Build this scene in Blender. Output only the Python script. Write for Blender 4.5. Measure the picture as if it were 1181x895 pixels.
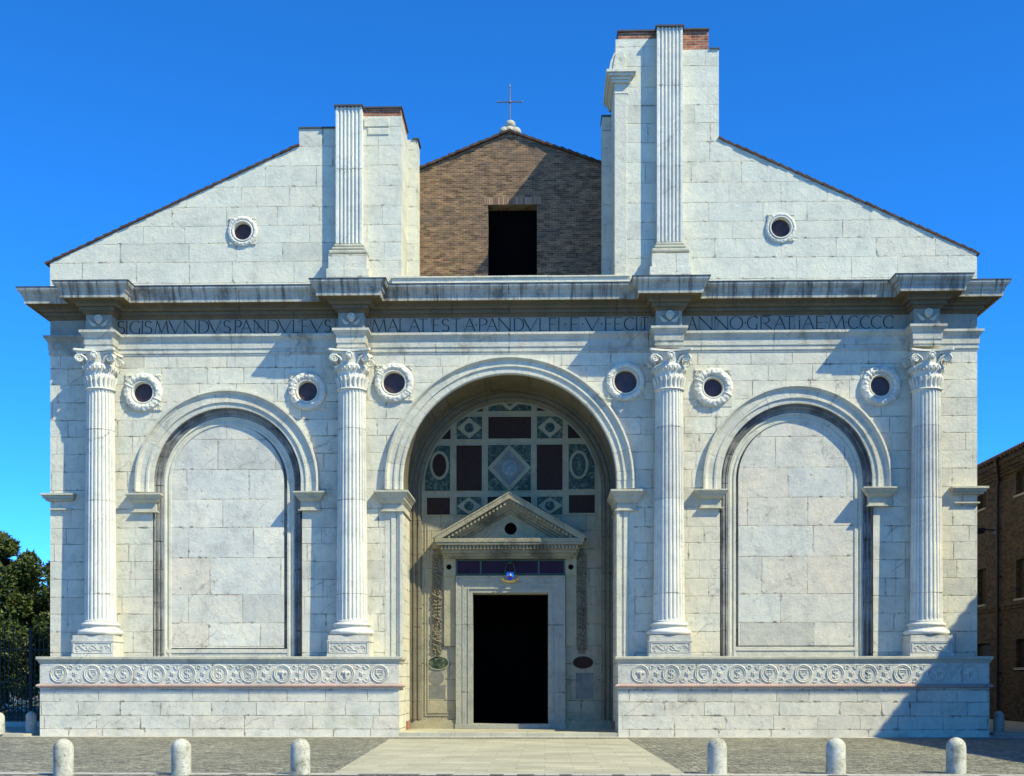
import bpy, bmesh, math, random
from mathutils import Vector, Matrix
from mathutils.geometry import tessellate_polygon
R = math.radians
PI = math.pi
random.seed(7)
for o in list(bpy.data.objects): bpy.data.objects.remove(o)
scene = bpy.context.scene
COL = scene.collection

# ------------------------------------------------------------------ camera, world, sun, exposure
YAW = 1.5; CX = 1.115; CD = 40.0; EYE = 1.70; FPX = 1480.0; HZ = 785.0
cam_d = bpy.data.cameras.new('camera'); cam = bpy.data.objects.new('camera', cam_d); COL.objects.link(cam)
cam.location = (CX, -CD, EYE); cam.rotation_euler = (R(90), 0, R(YAW))
cam_d.sensor_width = 36; cam_d.lens = FPX / 1181 * 36
cam_d.shift_y = (HZ - 447.5) / 1181; cam_d.clip_start = .1; cam_d.clip_end = 4000
scene.camera = cam
scene.render.resolution_x = 1024; scene.render.resolution_y = 776

LDIR = Vector((-1.5, 1.0, -1.9)).normalized()
S_EL = math.asin(-LDIR.z); S_AZ = math.atan2(-LDIR.x, -LDIR.y)     # azimuth from +Y, clockwise
world = bpy.data.worlds.new('World'); scene.world = world; world.use_nodes = True
wt = world.node_tree; bg = wt.nodes['Background']
sky = wt.nodes.new('ShaderNodeTexSky'); sky.sky_type = 'NISHITA'; sky.sun_disc = False
sky.sun_elevation = S_EL; sky.sun_rotation = S_AZ
sky.altitude = 2500; sky.air_density = .5; sky.dust_density = .0; sky.ozone_density = 10.0
hs = wt.nodes.new('ShaderNodeHueSaturation'); hs.inputs['Saturation'].default_value = 1.14; hs.inputs['Value'].default_value = 1.8; hs.inputs['Hue'].default_value = .497
mx = wt.nodes.new('ShaderNodeMix'); mx.data_type = 'RGBA'; mx.blend_type = 'MULTIPLY'; mx.inputs[0].default_value = 1; mx.inputs[7].default_value = (1.0, 1.22, 1.30, 1)
wt.links.new(sky.outputs[0], hs.inputs['Color']); wt.links.new(hs.outputs[0], mx.inputs[6]); wt.links.new(mx.outputs[2], bg.inputs[0])
bg.inputs[1].default_value = .14
sd = bpy.data.lights.new('sun', 'SUN'); sd.energy = 5.0; sd.angle = R(.5); sd.color = (1.0, .94, .67)
sun = bpy.data.objects.new('sun', sd); COL.objects.link(sun)
sun.rotation_euler = LDIR.to_track_quat('-Z', 'Y').to_euler(); sun.location = (30, -30, 40)
scene.view_settings.view_transform = 'Standard'; scene.view_settings.look = 'None'
scene.view_settings.exposure = .48; scene.view_settings.gamma = 1
scene.render.engine = 'CYCLES'

# ------------------------------------------------------------------ measured photo position -> metres on a plane of depth Y
_s, _c = math.sin(R(YAW)), math.cos(R(YAW))
def U(px, py, Y=0.0):
    a = (px - 590.5) / FPX; t = (Y + CD) / (_c + a * _s)
    return CX + t * (-_s + a * _c), EYE + t * (HZ - py) / FPX
def ux(px, Y=0.0): return U(px, 700, Y)[0]
def uz(py, Y=0.0, px=590): return U(px, py, Y)[1]

# ------------------------------------------------------------------ mesh builder
class MB:
    def __init__(s): s.bm = bmesh.new()
    def v(s, *p): return s.bm.verts.new(p)
    def face(s, vs):
        try: return s.bm.faces.new(vs)
        except ValueError: return None
    def poly(s, pts): return s.face([s.bm.verts.new(p) for p in pts])
    def box(s, x0, x1, y0, y1, z0, z1):
        if x0 > x1: x0, x1 = x1, x0
        if y0 > y1: y0, y1 = y1, y0
        if z0 > z1: z0, z1 = z1, z0
        v = [s.v(x, y, z) for z in (z0, z1) for (x, y) in ((x0, y0), (x1, y0), (x1, y1), (x0, y1))]
        for f in ((3, 2, 1, 0), (4, 5, 6, 7), (0, 1, 5, 4), (1, 2, 6, 5), (2, 3, 7, 6), (3, 0, 4, 7)): s.face([v[i] for i in f])
    def prism_xz(s, pts, y0, y1, holes=(), back=True):
        # polygon in the x-z plane with holes, extruded from y0 (front) to y1
        loops = [list(pts)] + [list(h) for h in holes]
        flat = [p for l in loops for p in l]
        tris = tessellate_polygon([[Vector((p[0], p[1], 0)) for p in l] for l in loops])
        vf = [s.v(p[0], y0, p[1]) for p in flat]; vb = [s.v(p[0], y1, p[1]) for p in flat]
        for t in tris:
            a, b, c = (flat[i] for i in t)
            ar = (b[0]-a[0])*(c[1]-a[1]) - (b[1]-a[1])*(c[0]-a[0])
            if abs(ar) < 1e-9: continue
            t = t if ar > 0 else t[::-1]
            s.face([vf[i] for i in t])
            if back: s.face([vb[i] for i in t[::-1]])
        k = 0
        for l in loops:
            n = len(l)
            for i in range(n):
                j = (i + 1) % n
                s.face([vf[k+i], vb[k+i], vb[k+j], vf[k+j]])
            k += n
    def prism_xy(s, pts, z0, z1):
        n = len(pts); b = [s.v(p[0], p[1], z0) for p in pts]; t = [s.v(p[0], p[1], z1) for p in pts]
        s.face(b[::-1]); s.face(t)
        for i in range(n): s.face([b[i], b[(i+1) % n], t[(i+1) % n], t[i]])
    def tube(s, pts, r, n=6, cap=True):
        pts = [Vector(p) for p in pts]; rings = []
        rr = r if isinstance(r, (list, tuple)) else [r] * len(pts)
        up = None
        for i, p in enumerate(pts):
            d = (pts[min(i+1, len(pts)-1)] - pts[max(i-1, 0)])
            d = d.normalized() if d.length > 1e-9 else Vector((0, 0, 1))
            if up is None: up = d.orthogonal().normalized()
            up = (up - d * up.dot(d)); up = up.normalized() if up.length > 1e-6 else d.orthogonal().normalized()
            w = d.cross(up)
            rings.append([s.v(*(p + rr[i] * (math.cos(2*PI*k/n) * up + math.sin(2*PI*k/n) * w))) for k in range(n)])
        for a, b in zip(rings, rings[1:]):
            for k in range(n): s.face([a[k], a[(k+1) % n], b[(k+1) % n], b[k]])
        if cap: s.face(rings[0][::-1]); s.face(rings[-1])
    def grid(s, rows, closed=False):
        vs = [[s.v(*p) for p in r] for r in rows]
        for a, b in zip(vs, vs[1:]):
            m = len(a)
            for k in range(m if closed else m - 1): s.face([a[k], a[(k+1) % m], b[(k+1) % m], b[k]])
        return vs
    def lathe(s, x, y, prof, n=40, a0=0, a1=2*PI):
        closed = abs(a1 - a0 - 2*PI) < 1e-6; m = n if closed else n + 1
        rows = [[(x + r*math.cos(a0+(a1-a0)*k/n), y + r*math.sin(a0+(a1-a0)*k/n), z) for k in range(m)] for r, z in prof]
        vs = s.grid(rows, closed)
        if closed: s.face(vs[-1]); s.face(vs[0][::-1])
    def ell(s, c, rx, ry, rz, n=10, m=7):
        rows = []
        for j in range(m + 1):
            t = PI * j / m
            rows.append([(c[0] + rx*math.sin(t)*math.cos(2*PI*k/n), c[1] + ry*math.sin(t)*math.sin(2*PI*k/n), c[2] - rz*math.cos(t)) for k in range(n)])
        vs = s.grid(rows[1:-1], True)
        b = s.v(c[0], c[1], c[2]-rz); t = s.v(c[0], c[1], c[2]+rz)
        for k in range(n):
            s.face([b, vs[0][(k+1) % n], vs[0][k]]); s.face([t, vs[-1][k], vs[-1][(k+1) % n]])
    def sweep_plan(s, path, prof, cap=True):
        # profile (projection, z) carried along a plan path with mitred corners; outward = right of travel
        P = [Vector(p) for p in path]; N = len(P); ms = []
        for i in range(N):
            ns = []
            if i > 0: d = (P[i]-P[i-1]).normalized(); ns.append(Vector((d.y, -d.x)))
            if i < N-1: d = (P[i+1]-P[i]).normalized(); ns.append(Vector((d.y, -d.x)))
            ms.append(ns[0] if len(ns) == 1 else (ns[0]+ns[1]) / (1 + ns[0].dot(ns[1])))
        vs = s.grid([[(P[i].x + ms[i].x*pr, P[i].y + ms[i].y*pr, z) for i in range(N)] for pr, z in prof])
        if cap:
            s.face([r[0] for r in vs][::-1]); s.face([r[-1] for r in vs])
    def arch(s, xc, zc, z0, prof, segs=48, vous=0, gap=.004, legs=True, yj=0.0):
        # profile [(r, y)] swept over a stilted round arch; vous>0 cuts it into separate voussoirs
        def pt(r, y, t):
            if t < 0: return (xc - r, y, z0 + (zc - z0) * (1 + t))
            if t > 1: return (xc + r, y, zc - (zc - z0) * (t - 1))
            a = PI * (1 - t); return (xc + r*math.cos(a), y, zc + r*math.sin(a))
        if not vous:
            ts = ([-1] if legs else []) + [k/segs for k in range(segs+1)] + ([2] if legs else [])
            s.grid([[pt(r, y, t) for r, y in prof] for t in ts][::-1]); return
        cuts = []
        if legs: cuts.append((-1, -.0))
        e = [0]
        while e[-1] < 1:
            e.append(min(1, e[-1] + (1/vous) * random.uniform(.7, 1.4)))
        if 1 - e[-2] < .5/vous: e.pop(-2)
        cuts += list(zip(e, e[1:]))
        if legs: cuts.append((1, 2))
        for a, b in cuts:
            g = gap / (PI * prof[0][0]); dy = random.uniform(-yj, yj); dr = random.uniform(-yj, yj) * .5
            n = max(2, int(segs * (min(b, 1) - max(a, 0)))) if b > 0 and a < 1 else 1
            ts = [a + g + (b - a - 2*g) * k / n for k in range(n+1)]
            vs = s.grid([[pt(r + dr, y + dy, t) for r, y in prof] for t in ts][::-1])
            s.face(vs[0][::-1]); s.face(vs[-1])
    def join(s, o): # merge another MB
        me = bpy.data.meshes.new('t'); o.bm.to_mesh(me); s.bm.from_mesh(me); bpy.data.meshes.remove(me)
    def build(s, name, mat, parent=None, smooth=False, bevel=0, fixn=True):
        if fixn: bmesh.ops.recalc_face_normals(s.bm, faces=s.bm.faces)
        me = bpy.data.meshes.new(name); s.bm.to_mesh(me); s.bm.free()
        if isinstance(mat, (list, tuple)):
            for m in mat: me.materials.append(m)
        else: me.materials.append(mat)
        if smooth: me.shade_smooth()
        o = bpy.data.objects.new(name, me); COL.objects.link(o)
        if parent: o.parent = parent; o.matrix_parent_inverse = parent.matrix_world.inverted()
        if smooth is True:
            md = o.modifiers.new('e', 'EDGE_SPLIT'); md.split_angle = R(40)
        if bevel:
            b = o.modifiers.new('b', 'BEVEL'); b.width = bevel; b.segments = 2; b.limit_method = 'ANGLE'; b.angle_limit = R(40)
        return o
def tag(o, label=None, cat=None, group=None, kind=None):
    if label: o['label'] = label
    if cat: o['category'] = cat
    if group: o['group'] = group
    if kind: o['kind'] = kind
    return o
def empty(name, loc, label, cat, group=None):
    o = bpy.data.objects.new(name, None); COL.objects.link(o); o.location = loc
    bpy.context.view_layer.update()
    return tag(o, label, cat, group)
def circ(x, z, r, n=40): return [(x + r*math.cos(2*PI*k/n), z + r*math.sin(2*PI*k/n)) for k in range(n)]

# ------------------------------------------------------------------ materials
class NT:
    def __init__(s, name):
        s.m = bpy.data.materials.new(name); s.m.use_nodes = True; s.t = s.m.node_tree
        s.b = s.t.nodes['Principled BSDF']; s.b.inputs['Specular IOR Level'].default_value = .25
    def n(s, typ, **kw):
        x = s.t.nodes.new('ShaderNode' + typ)
        for k, v in kw.items(): setattr(x, k, v)
        return x
    def l(s, a, b): s.t.links.new(a, b)
    def put(s, sock, val):
        if isinstance(val, (int, float)): sock.default_value = val
        elif isinstance(val, (tuple, list)): sock.default_value = tuple(val) if len(val) != 3 or sock.type == 'VECTOR' else (*val, 1)
        else: s.l(val, sock)
    def math(s, op, a, b=0.0, c=None):
        x = s.n('Math', operation=op); s.put(x.inputs[0], a); s.put(x.inputs[1], b)
        if c is not None: s.put(x.inputs[2], c)
        return x.outputs[0]
    def mix(s, f, a, b, mode='MIX'):
        x = s.n('Mix', data_type='RGBA', blend_type=mode); s.put(x.inputs[0], f); s.put(x.inputs[6], a); s.put(x.inputs[7], b); return x.outputs[2]
    def comb(s, x, y, z):
        c = s.n('CombineXYZ'); s.put(c.inputs[0], x); s.put(c.inputs[1], y); s.put(c.inputs[2], z); return c.outputs[0]
    def noise(s, vec, scale, detail=4, rough=.55):
        x = s.n('TexNoise'); x.inputs['Scale'].default_value = scale; x.inputs['Detail'].default_value = detail; x.inputs['Roughness'].default_value = rough
        s.l(vec, x.inputs['Vector']); return x.outputs[0]
    def rng(s, v, a, b, c=0.0, d=1.0, smooth=False):
        x = s.n('MapRange'); 
        if smooth: x.interpolation_type = 'SMOOTHSTEP'
        s.put(x.inputs[0], v)
        for i, q in enumerate((a, b, c, d)): s.put(x.inputs[i+1], q)
        return x.outputs[0]
    def ramp(s, v, stops, interp='LINEAR'):
        x = s.n('ValToRGB'); cr = x.color_ramp; cr.interpolation = interp
        while len(cr.elements) < len(stops): cr.elements.new(.5)
        for e, (p, c) in zip(cr.elements, stops): e.position = p; e.color = (*c, 1)
        s.put(x.inputs[0], v); return x.outputs[0]
    def bump(s, h, dist=.02, strength=1.0):
        x = s.n('Bump'); x.inputs['Distance'].default_value = dist; x.inputs['Strength'].default_value = strength
        s.put(x.inputs['Height'], h); s.l(x.outputs[0], s.b.inputs['Normal'])
    def pos(s):
        g = s.n('NewGeometry'); p = s.n('SeparateXYZ'); s.l(g.outputs['Position'], p.inputs[0])
        return g, g.outputs['Position'], p.outputs[0], p.outputs[1], p.outputs[2]

def stone(name, base=(.62, .595, .465), h=.56, w=1.35, joints=.72, jw=.012, grime=.6, gcol=(.22, .205, .16), streak=.6, chips=1.0,
          rough=.75, vary=.6, island=False, bumpd=.05, greens=0.0, zr=.35, gthr=.54, sthr=.56, crack=.8):
    t = NT(name); g, P, X, Y, Z = t.pos()
    wob = t.noise(P, 2.2, 5, .6); wob2 = t.noise(P, 14, 4, .65)
    nx = t.n('SeparateXYZ'); t.l(g.outputs['True Normal'], nx.inputs[0]); side = t.math('GREATER_THAN', t.math('ABSOLUTE', nx.outputs[0]), .8)
    u = t.math('ADD', t.math('MULTIPLY', X, t.math('SUBTRACT', 1.0, side)), t.math('MULTIPLY', t.math('ADD', Y, 3.3), side))
    u = t.math('ADD', u, t.math('MULTIPLY', t.math('SUBTRACT', wob2, .5), .035))
    z = t.math('ADD', Z, t.math('MULTIPLY', t.math('SUBTRACT', wob2, .5), .03))
    b = base
    tones = [(0, (b[0]*.70, b[1]*.70, b[2]*.72)), (.10, (b[0]*.93, b[1]*.95, b[2]*.99)), (.34, b), (.55, (b[0]*1.04, b[1]*.985, b[2]*.95)),
             (.76, (b[0]*.96, b[1]*1.0, b[2]*1.05)), (.93, (b[0]*1.12, b[1]*1.12, b[2]*1.12))]
    if joints > 0:
        def vor(W, out, rnd):
            x = t.n('TexVoronoi', voronoi_dimensions='1D', feature=out); x.inputs['Scale'].default_value = 1; x.inputs['Randomness'].default_value = rnd
            t.put(x.inputs['W'], W); return x
        zw = t.math('DIVIDE', z, h)
        ra = vor(zw, 'F1', zr); rd = vor(zw, 'DISTANCE_TO_EDGE', zr)
        rr = t.n('SeparateColor'); t.l(ra.outputs['Color'], rr.inputs[0])
        uw = t.math('ADD', t.math('DIVIDE', u, w), t.math('MULTIPLY', rr.outputs[0], 61.7))
        ca = vor(uw, 'F1', .8); cd = vor(uw, 'DISTANCE_TO_EDGE', .8)
        cr = t.n('SeparateColor'); t.l(ca.outputs['Color'], cr.inputs[0])
        rnd = t.math('FRACT', t.math('ADD', cr.outputs[0], rr.outputs[1]))
        d = t.math('MINIMUM', t.math('MULTIPLY', rd.outputs['Distance'], h), t.math('MULTIPLY', cd.outputs['Distance'], w))
        wid = t.rng(wob, .35, .72, jw*.35, jw*2.1)
        jm = t.math('SUBTRACT', 1.0, t.rng(d, 0.0, wid, 0, 1, True))
        jn = t.noise(P, 1.1, 3, .6)
        jstr = t.math('MULTIPLY', t.rng(jn, .36, .62, .28, 1.0), joints)
        jm = t.math('MULTIPLY', jm, jstr)
    elif island: rnd = g.outputs['Random Per Island']; jm = None
    else: rnd = None; jm = None
    col = t.ramp(rnd, tones) if rnd is not None else t.mix(1, base, base)
    if vary != 1.0: col = t.mix(vary, base, col)
    # mottling inside the blocks
    mot = t.noise(P, 1.7, 8, .68)
    col = t.mix(1.0, col, t.ramp(mot, [(.25, (.70, .71, .72)), (.42, (.93, .93, .93)), (.5, (1, 1, 1)), (.72, (1.18, 1.12, 1.04))]), 'MULTIPLY')
    fine = t.noise(P, 24, 6, .75)
    col = t.mix(1.0, col, t.ramp(fine, [(.28, (.78, .78, .77)), (.46, (.99, .99, .99)), (.7, (1.05, 1.05, 1.05))]), 'MULTIPLY')
    # rust and ochre blotches
    rb = t.noise(t.comb(u, Y, t.math('MULTIPLY', Z, .55)), 1.3, 7, .72)
    col = t.mix(t.math('MULTIPLY', t.rng(rb, .57, .72), .28), col, (.38, .27, .19))
    # grime patches with their own outline, broken by a finer noise
    gp = t.noise(t.comb(t.math('MULTIPLY', u, 1.0), t.math('MULTIPLY', Y, .6), t.math('MULTIPLY', Z, .8)), .75, 9, .72)
    gm = t.math('MULTIPLY', t.rng(gp, gthr, gthr+.16, 0, 1, True), grime)
    col = t.mix(gm, col, gcol)
    # rain streaks
    st = t.noise(t.comb(t.math('MULTIPLY', u, 4.0), 0.0, t.math('MULTIPLY', Z, .32)), 1.5, 6, .7)
    sm = t.math('MULTIPLY', t.rng(st, sthr, sthr+.17, 0, 1, True), streak)
    col = t.mix(sm, col, gcol)
    if greens:
        gn = t.noise(P, .9, 6, .7); col = t.mix(t.math('MULTIPLY', t.rng(gn, .56, .7), greens), col, (.22, .26, .15))
    # hairline cracks and veins
    cw = t.noise(P, 1.6, 6, .7); cv = t.n('TexVoronoi', feature='DISTANCE_TO_EDGE'); cv.inputs['Scale'].default_value = .85
    t.l(t.comb(t.math('ADD', u, t.math('MULTIPLY', cw, 1.5)), t.math('MULTIPLY', Y, .4), t.math('ADD', Z, t.math('MULTIPLY', cw, 1.1))), cv.inputs['Vector'])
    cm = t.math('SUBTRACT', 1.0, t.rng(cv.outputs['Distance'], .0, .016, 0, 1, True))
    cm = t.math('MULTIPLY', cm, t.rng(t.noise(P, .55, 4, .6), .50, .60, 0, 1)); col = t.mix(t.math('MULTIPLY', cm, .65*crack), col, (.13, .11, .09))
    # pits and chips
    pit = t.noise(P, 7, 7, .8); pm = t.rng(pit, .63, .70, 0, 1)
    col = t.mix(t.math('MULTIPLY', pm, .7*chips), col, (.16, .14, .12))
    if jm is not None:
        # arrises broken away here and there along the joints
        cn = t.noise(P, 4.2, 7, .72); ch = t.math('MULTIPLY', t.rng(cn, .56, .62, 0, 1, True), t.math('SUBTRACT', 1.0, t.rng(d, .0, .055, 0, 1, True)))
        ch = t.math('MULTIPLY', ch, chips*joints); col = t.mix(t.math('MULTIPLY', ch, .75), col, (.15, .135, .11))
    if jm is not None: col = t.mix(t.math('MULTIPLY', jm, .88), col, (.10, .09, .075))
    t.put(t.b.inputs['Base Color'], col); t.b.inputs['Roughness'].default_value = rough
    hgt = t.math('ADD', t.math('MULTIPLY', fine, .22), t.math('MULTIPLY', t.noise(P, 5.5, 9, .78), .95))
    hgt = t.math('SUBTRACT', hgt, t.math('MULTIPLY', pm, .5*chips))
    if jm is not None:
        hgt = t.math('SUBTRACT', hgt, t.math('MULTIPLY', jm, .9)); hgt = t.math('SUBTRACT', hgt, t.math('MULTIPLY', ch, 1.2))
        hgt = t.math('ADD', hgt, t.math('MULTIPLY', rnd, .25))
    t.bump(hgt, bumpd, .8)
    return t.m

def flat(name, col, rough=.6, var=.25, scale=6, metal=0, bump=.0, spec=.25):
    t = NT(name); g, P, X, Y, Z = t.pos(); n = t.noise(P, scale, 5, .65)
    c = t.mix(1.0, col, t.ramp(n, [(.25, (1-var,)*3), (.75, (1+var*.6,)*3)]), 'MULTIPLY')
    t.put(t.b.inputs['Base Color'], c); t.b.inputs['Roughness'].default_value = rough; t.b.inputs['Metallic'].default_value = metal
    t.b.inputs['Specular IOR Level'].default_value = spec
    if bump: t.bump(n, bump, .7)
    return t.m

def brick(name, c1, c2, mortar, bw=.27, bh=.078, dark=.5):
    t = NT(name); g, P, X, Y, Z = t.pos(); u = t.math('ADD', X, Y)
    w = t.noise(P, 9, 4); u2 = t.math('ADD', u, t.math('MULTIPLY', w, .02)); z2 = t.math('ADD', Z, t.math('MULTIPLY', w, .012))
    bt = t.n('TexBrick'); bt.offset = .5; t.put(bt.inputs['Vector'], t.comb(u2, z2, 0.0)); bt.inputs['Scale'].default_value = 1
    bt.inputs['Brick Width'].default_value = bw; bt.inputs['Row Height'].default_value = bh; bt.inputs['Mortar Size'].default_value = .012
    bt.inputs['Mortar Smooth'].default_value = .3; bt.inputs['Bias'].default_value = 0
    t.put(bt.inputs['Color1'], c1); t.put(bt.inputs['Color2'], c2); t.put(bt.inputs['Mortar'], mortar)
    # per brick random
    row = t.math('FLOOR', t.math('DIVIDE', z2, bh)); sh = t.math('MULTIPLY', t.math('MODULO', row, 2.0), .5)
    cell = t.math('FLOOR', t.math('ADD', t.math('DIVIDE', u2, bw), sh))
    wn = t.n('TexWhiteNoise', noise_dimensions='2D'); t.put(wn.inputs['Vector'], t.comb(row, cell, 0.0))
    c = t.mix(1.0, bt.outputs['Color'], t.ramp(wn.outputs[0], [(0, (.5, .48, .47)), (.3, (.85, .85, .85)), (.7, (1.1, 1.05, 1.0)), (1, (1.5, 1.4, 1.25))]), 'MULTIPLY')
    big = t.noise(P, .8, 7, .7); c = t.mix(t.math('MULTIPLY', t.rng(big, .5, .68), dark), c, (.10, .085, .07))
    t.put(t.b.inputs['Base Color'], c); t.b.inputs['Roughness'].default_value = .9
    t.bump(t.math('ADD', t.math('MULTIPLY', bt.outputs['Fac'], -.8), t.math('MULTIPLY', t.noise(P, 30, 4), .5)), .012, .9)
    return t.m

M = {}
M['wall'] = stone('marble_ashlar')
M['upper'] = stone('pale_ashlar', base=(.61, .60, .475), h=.60, w=1.7, grime=.15, streak=.18, jw=.008, joints=.7, chips=.8, vary=.4, crack=.25)
M['plinth'] = stone('plinth_ashlar', base=(.63, .60, .475), h=.40, w=1.35, grime=.3, greens=.35, streak=.15, zr=.15)
M['smooth'] = stone('smooth_marble', base=(.60, .58, .455), joints=0, grime=.22, streak=.18, chips=.4)
M['shaft'] = stone('shaft_marble', base=(.68, .67, .57), h=2.6, w=50, jw=.012, grime=.12, streak=.22, chips=.6, vary=.5)
M['arch'] = stone('voussoir_marble', base=(.58, .56, .44), joints=0, island=True, grime=.3, streak=.15)
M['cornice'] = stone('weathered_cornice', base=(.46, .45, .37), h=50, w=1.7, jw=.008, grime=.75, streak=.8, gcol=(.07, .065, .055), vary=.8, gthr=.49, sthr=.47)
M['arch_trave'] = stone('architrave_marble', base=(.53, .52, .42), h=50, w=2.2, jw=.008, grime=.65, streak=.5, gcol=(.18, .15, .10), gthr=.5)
M['bed'] = stone('underside_shade_marble', base=(.16, .125, .07), h=50, w=1.7, jw=.008, grime=.7, streak=.4, gcol=(.10, .08, .05), gthr=.5)  # brown base stands in for shade and warm bounce under the corona
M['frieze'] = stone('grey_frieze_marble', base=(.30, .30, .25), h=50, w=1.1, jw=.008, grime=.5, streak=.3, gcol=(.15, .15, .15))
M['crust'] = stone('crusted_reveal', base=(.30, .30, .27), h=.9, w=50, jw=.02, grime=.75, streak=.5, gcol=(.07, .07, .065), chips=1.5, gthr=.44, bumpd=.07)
M['soffit'] = stone('portal_soffit_stone', base=(.17, .15, .095), h=.6, w=1.2, grime=.5, streak=.35, gcol=(.12, .11, .09), gthr=.5)  # arch recess shade put into the dark base, along with crust patches
M['portal'] = stone('portal_lining_marble', base=(.33, .30, .195), h=.62, w=.9, grime=.35, streak=.3, gcol=(.18, .16, .12), gthr=.52)  # recess shade put into the lowered base colour and grime
M['portal_trim'] = stone('portal_trim_marble', base=(.33, .30, .185), joints=0, grime=.5, streak=.3, gcol=(.15, .13, .1), gthr=.52)  # base darkened the same way to carry the recess shade
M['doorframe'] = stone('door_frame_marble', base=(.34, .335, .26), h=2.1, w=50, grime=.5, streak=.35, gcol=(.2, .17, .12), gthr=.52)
M['relief'] = stone('carved_relief_marble', base=(.60, .585, .49), h=50, w=2.9, jw=.012, grime=.35, streak=.2)
M['carve'] = stone('carved_capital_marble', base=(.63, .615, .515), joints=0, grime=.3, streak=.1, bumpd=.03)
M['rope'] = stone('pink_rope_moulding', base=(.50, .36, .30), joints=0, grime=.5, streak=.2, gcol=(.3, .28, .25), gthr=.45)
M['brick'] = brick('old_gable_brick', (.135, .068, .036), (.22, .12, .065), (.22, .19, .13), bw=.21, bh=.062, dark=.6)
t = NT('lintel_brick'); gg = t.n('NewGeometry'); t.put(t.b.inputs['Base Color'], t.ramp(gg.outputs['Random Per Island'], [(0, (.18, .10, .06)), (.5, (.30, .19, .12)), (1, (.36, .26, .17))])); t.b.inputs['Roughness'].default_value = .9; M['lintel'] = t.m
M['brick_red'] = brick('red_cap_brick', (.26, .085, .045), (.33, .12, .06), (.34, .28, .22), dark=.2)
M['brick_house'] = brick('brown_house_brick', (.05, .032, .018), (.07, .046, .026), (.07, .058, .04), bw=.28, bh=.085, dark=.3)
M['tile'] = flat('dark_roof_tile', (.085, .055, .04), .9, .6, 4, bump=.02)
M['letter'] = flat('incised_letter_dark', (.045, .043, .036), .9, .5, 9)
M['black'] = flat('dark_void', (.004, .004, .004), .9, .2, spec=0)
M['glass'] = flat('dull_red_brown_glazing', (.060, .034, .034), .35, .5, 5, spec=.3)
M['porphyry'] = flat('porphyry', (.034, .014, .006), .5, .5, 16, spec=.12)
M['purple'] = flat('purple_glazing', (.030, .012, .028), .5, .4, 3, spec=.12)
M['greenpaint'] = flat('green_metal', (.05, .09, .06), .5)
M['iron'] = flat('black_iron', (.012, .012, .013), .5)
M['lead'] = flat('grey_cross_metal', (.16, .15, .14), .5, metal=.4)
M['leadcap'] = flat('dark_lead_cap', (.07, .07, .075), .6)
M['azure'] = flat('azure_enamel', (.02, .17, .65), .35, .15)
M['navy'] = flat('navy_enamel', (.01, .02, .30), .35, .15)
M['gold'] = flat('gold_paint', (.28, .18, .02), .45, .3)
M['white'] = flat('white_paint', (.75, .7, .5), .5)
M['darkred'] = flat('dark_red_paint', (.18, .02, .02), .5)
def speck(name, a, b, c, scale=9, kv=.45):
    t = NT(name); g, P, X, Y, Z = t.pos(); v = t.n('TexVoronoi'); v.inputs['Scale'].default_value = scale; t.l(P, v.inputs['Vector'])
    n = t.noise(P, scale*.6, 7, .75); s = t.n('SeparateColor'); t.l(v.outputs['Color'], s.inputs[0])
    k = t.math('ADD', t.math('MULTIPLY', s.outputs[0], kv), t.math('MULTIPLY', n, 1-kv))
    t.put(t.b.inputs['Base Color'], t.ramp(k, [(.3, a), (.55, b), (.78, c)])); t.b.inputs['Roughness'].default_value = .3
    t.b.inputs['Specular IOR Level'].default_value = .15
    return t.m
M['serp'] = speck('green_serpentine', (.012, .02, .010), (.05, .065, .032), (.18, .20, .11), 12, .3)
M['bluemarble'] = speck('blue_grey_marble', (.08, .11, .11), (.17, .21, .20), (.30, .33, .28), 14, .2)
M['greymarble'] = speck('grey_veined_marble', (.09, .09, .075), (.17, .165, .13), (.27, .26, .20), 4, .0)

# bollard stone
t = NT('bollard_travertine'); g, P, X, Y, Z = t.pos()
n = t.noise(P, 3.2, 8, .72); pit = t.noise(t.comb(X, Y, t.math('MULTIPLY', Z, 2.2)), 26, 4, .7)
c = t.ramp(n, [(.30, (.17, .17, .12)), (.45, (.42, .405, .31)), (.62, (.56, .545, .45))])
c = t.mix(t.math('MULTIPLY', t.rng(pit, .58, .66), .7), c, (.10, .10, .08))
t.put(t.b.inputs['Base Color'], c); t.b.inputs['Roughness'].default_value = .85
t.bump(t.math('SUBTRACT', n, t.rng(pit, .58, .66)), .012, .8); M['bollard'] = t.m

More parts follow.
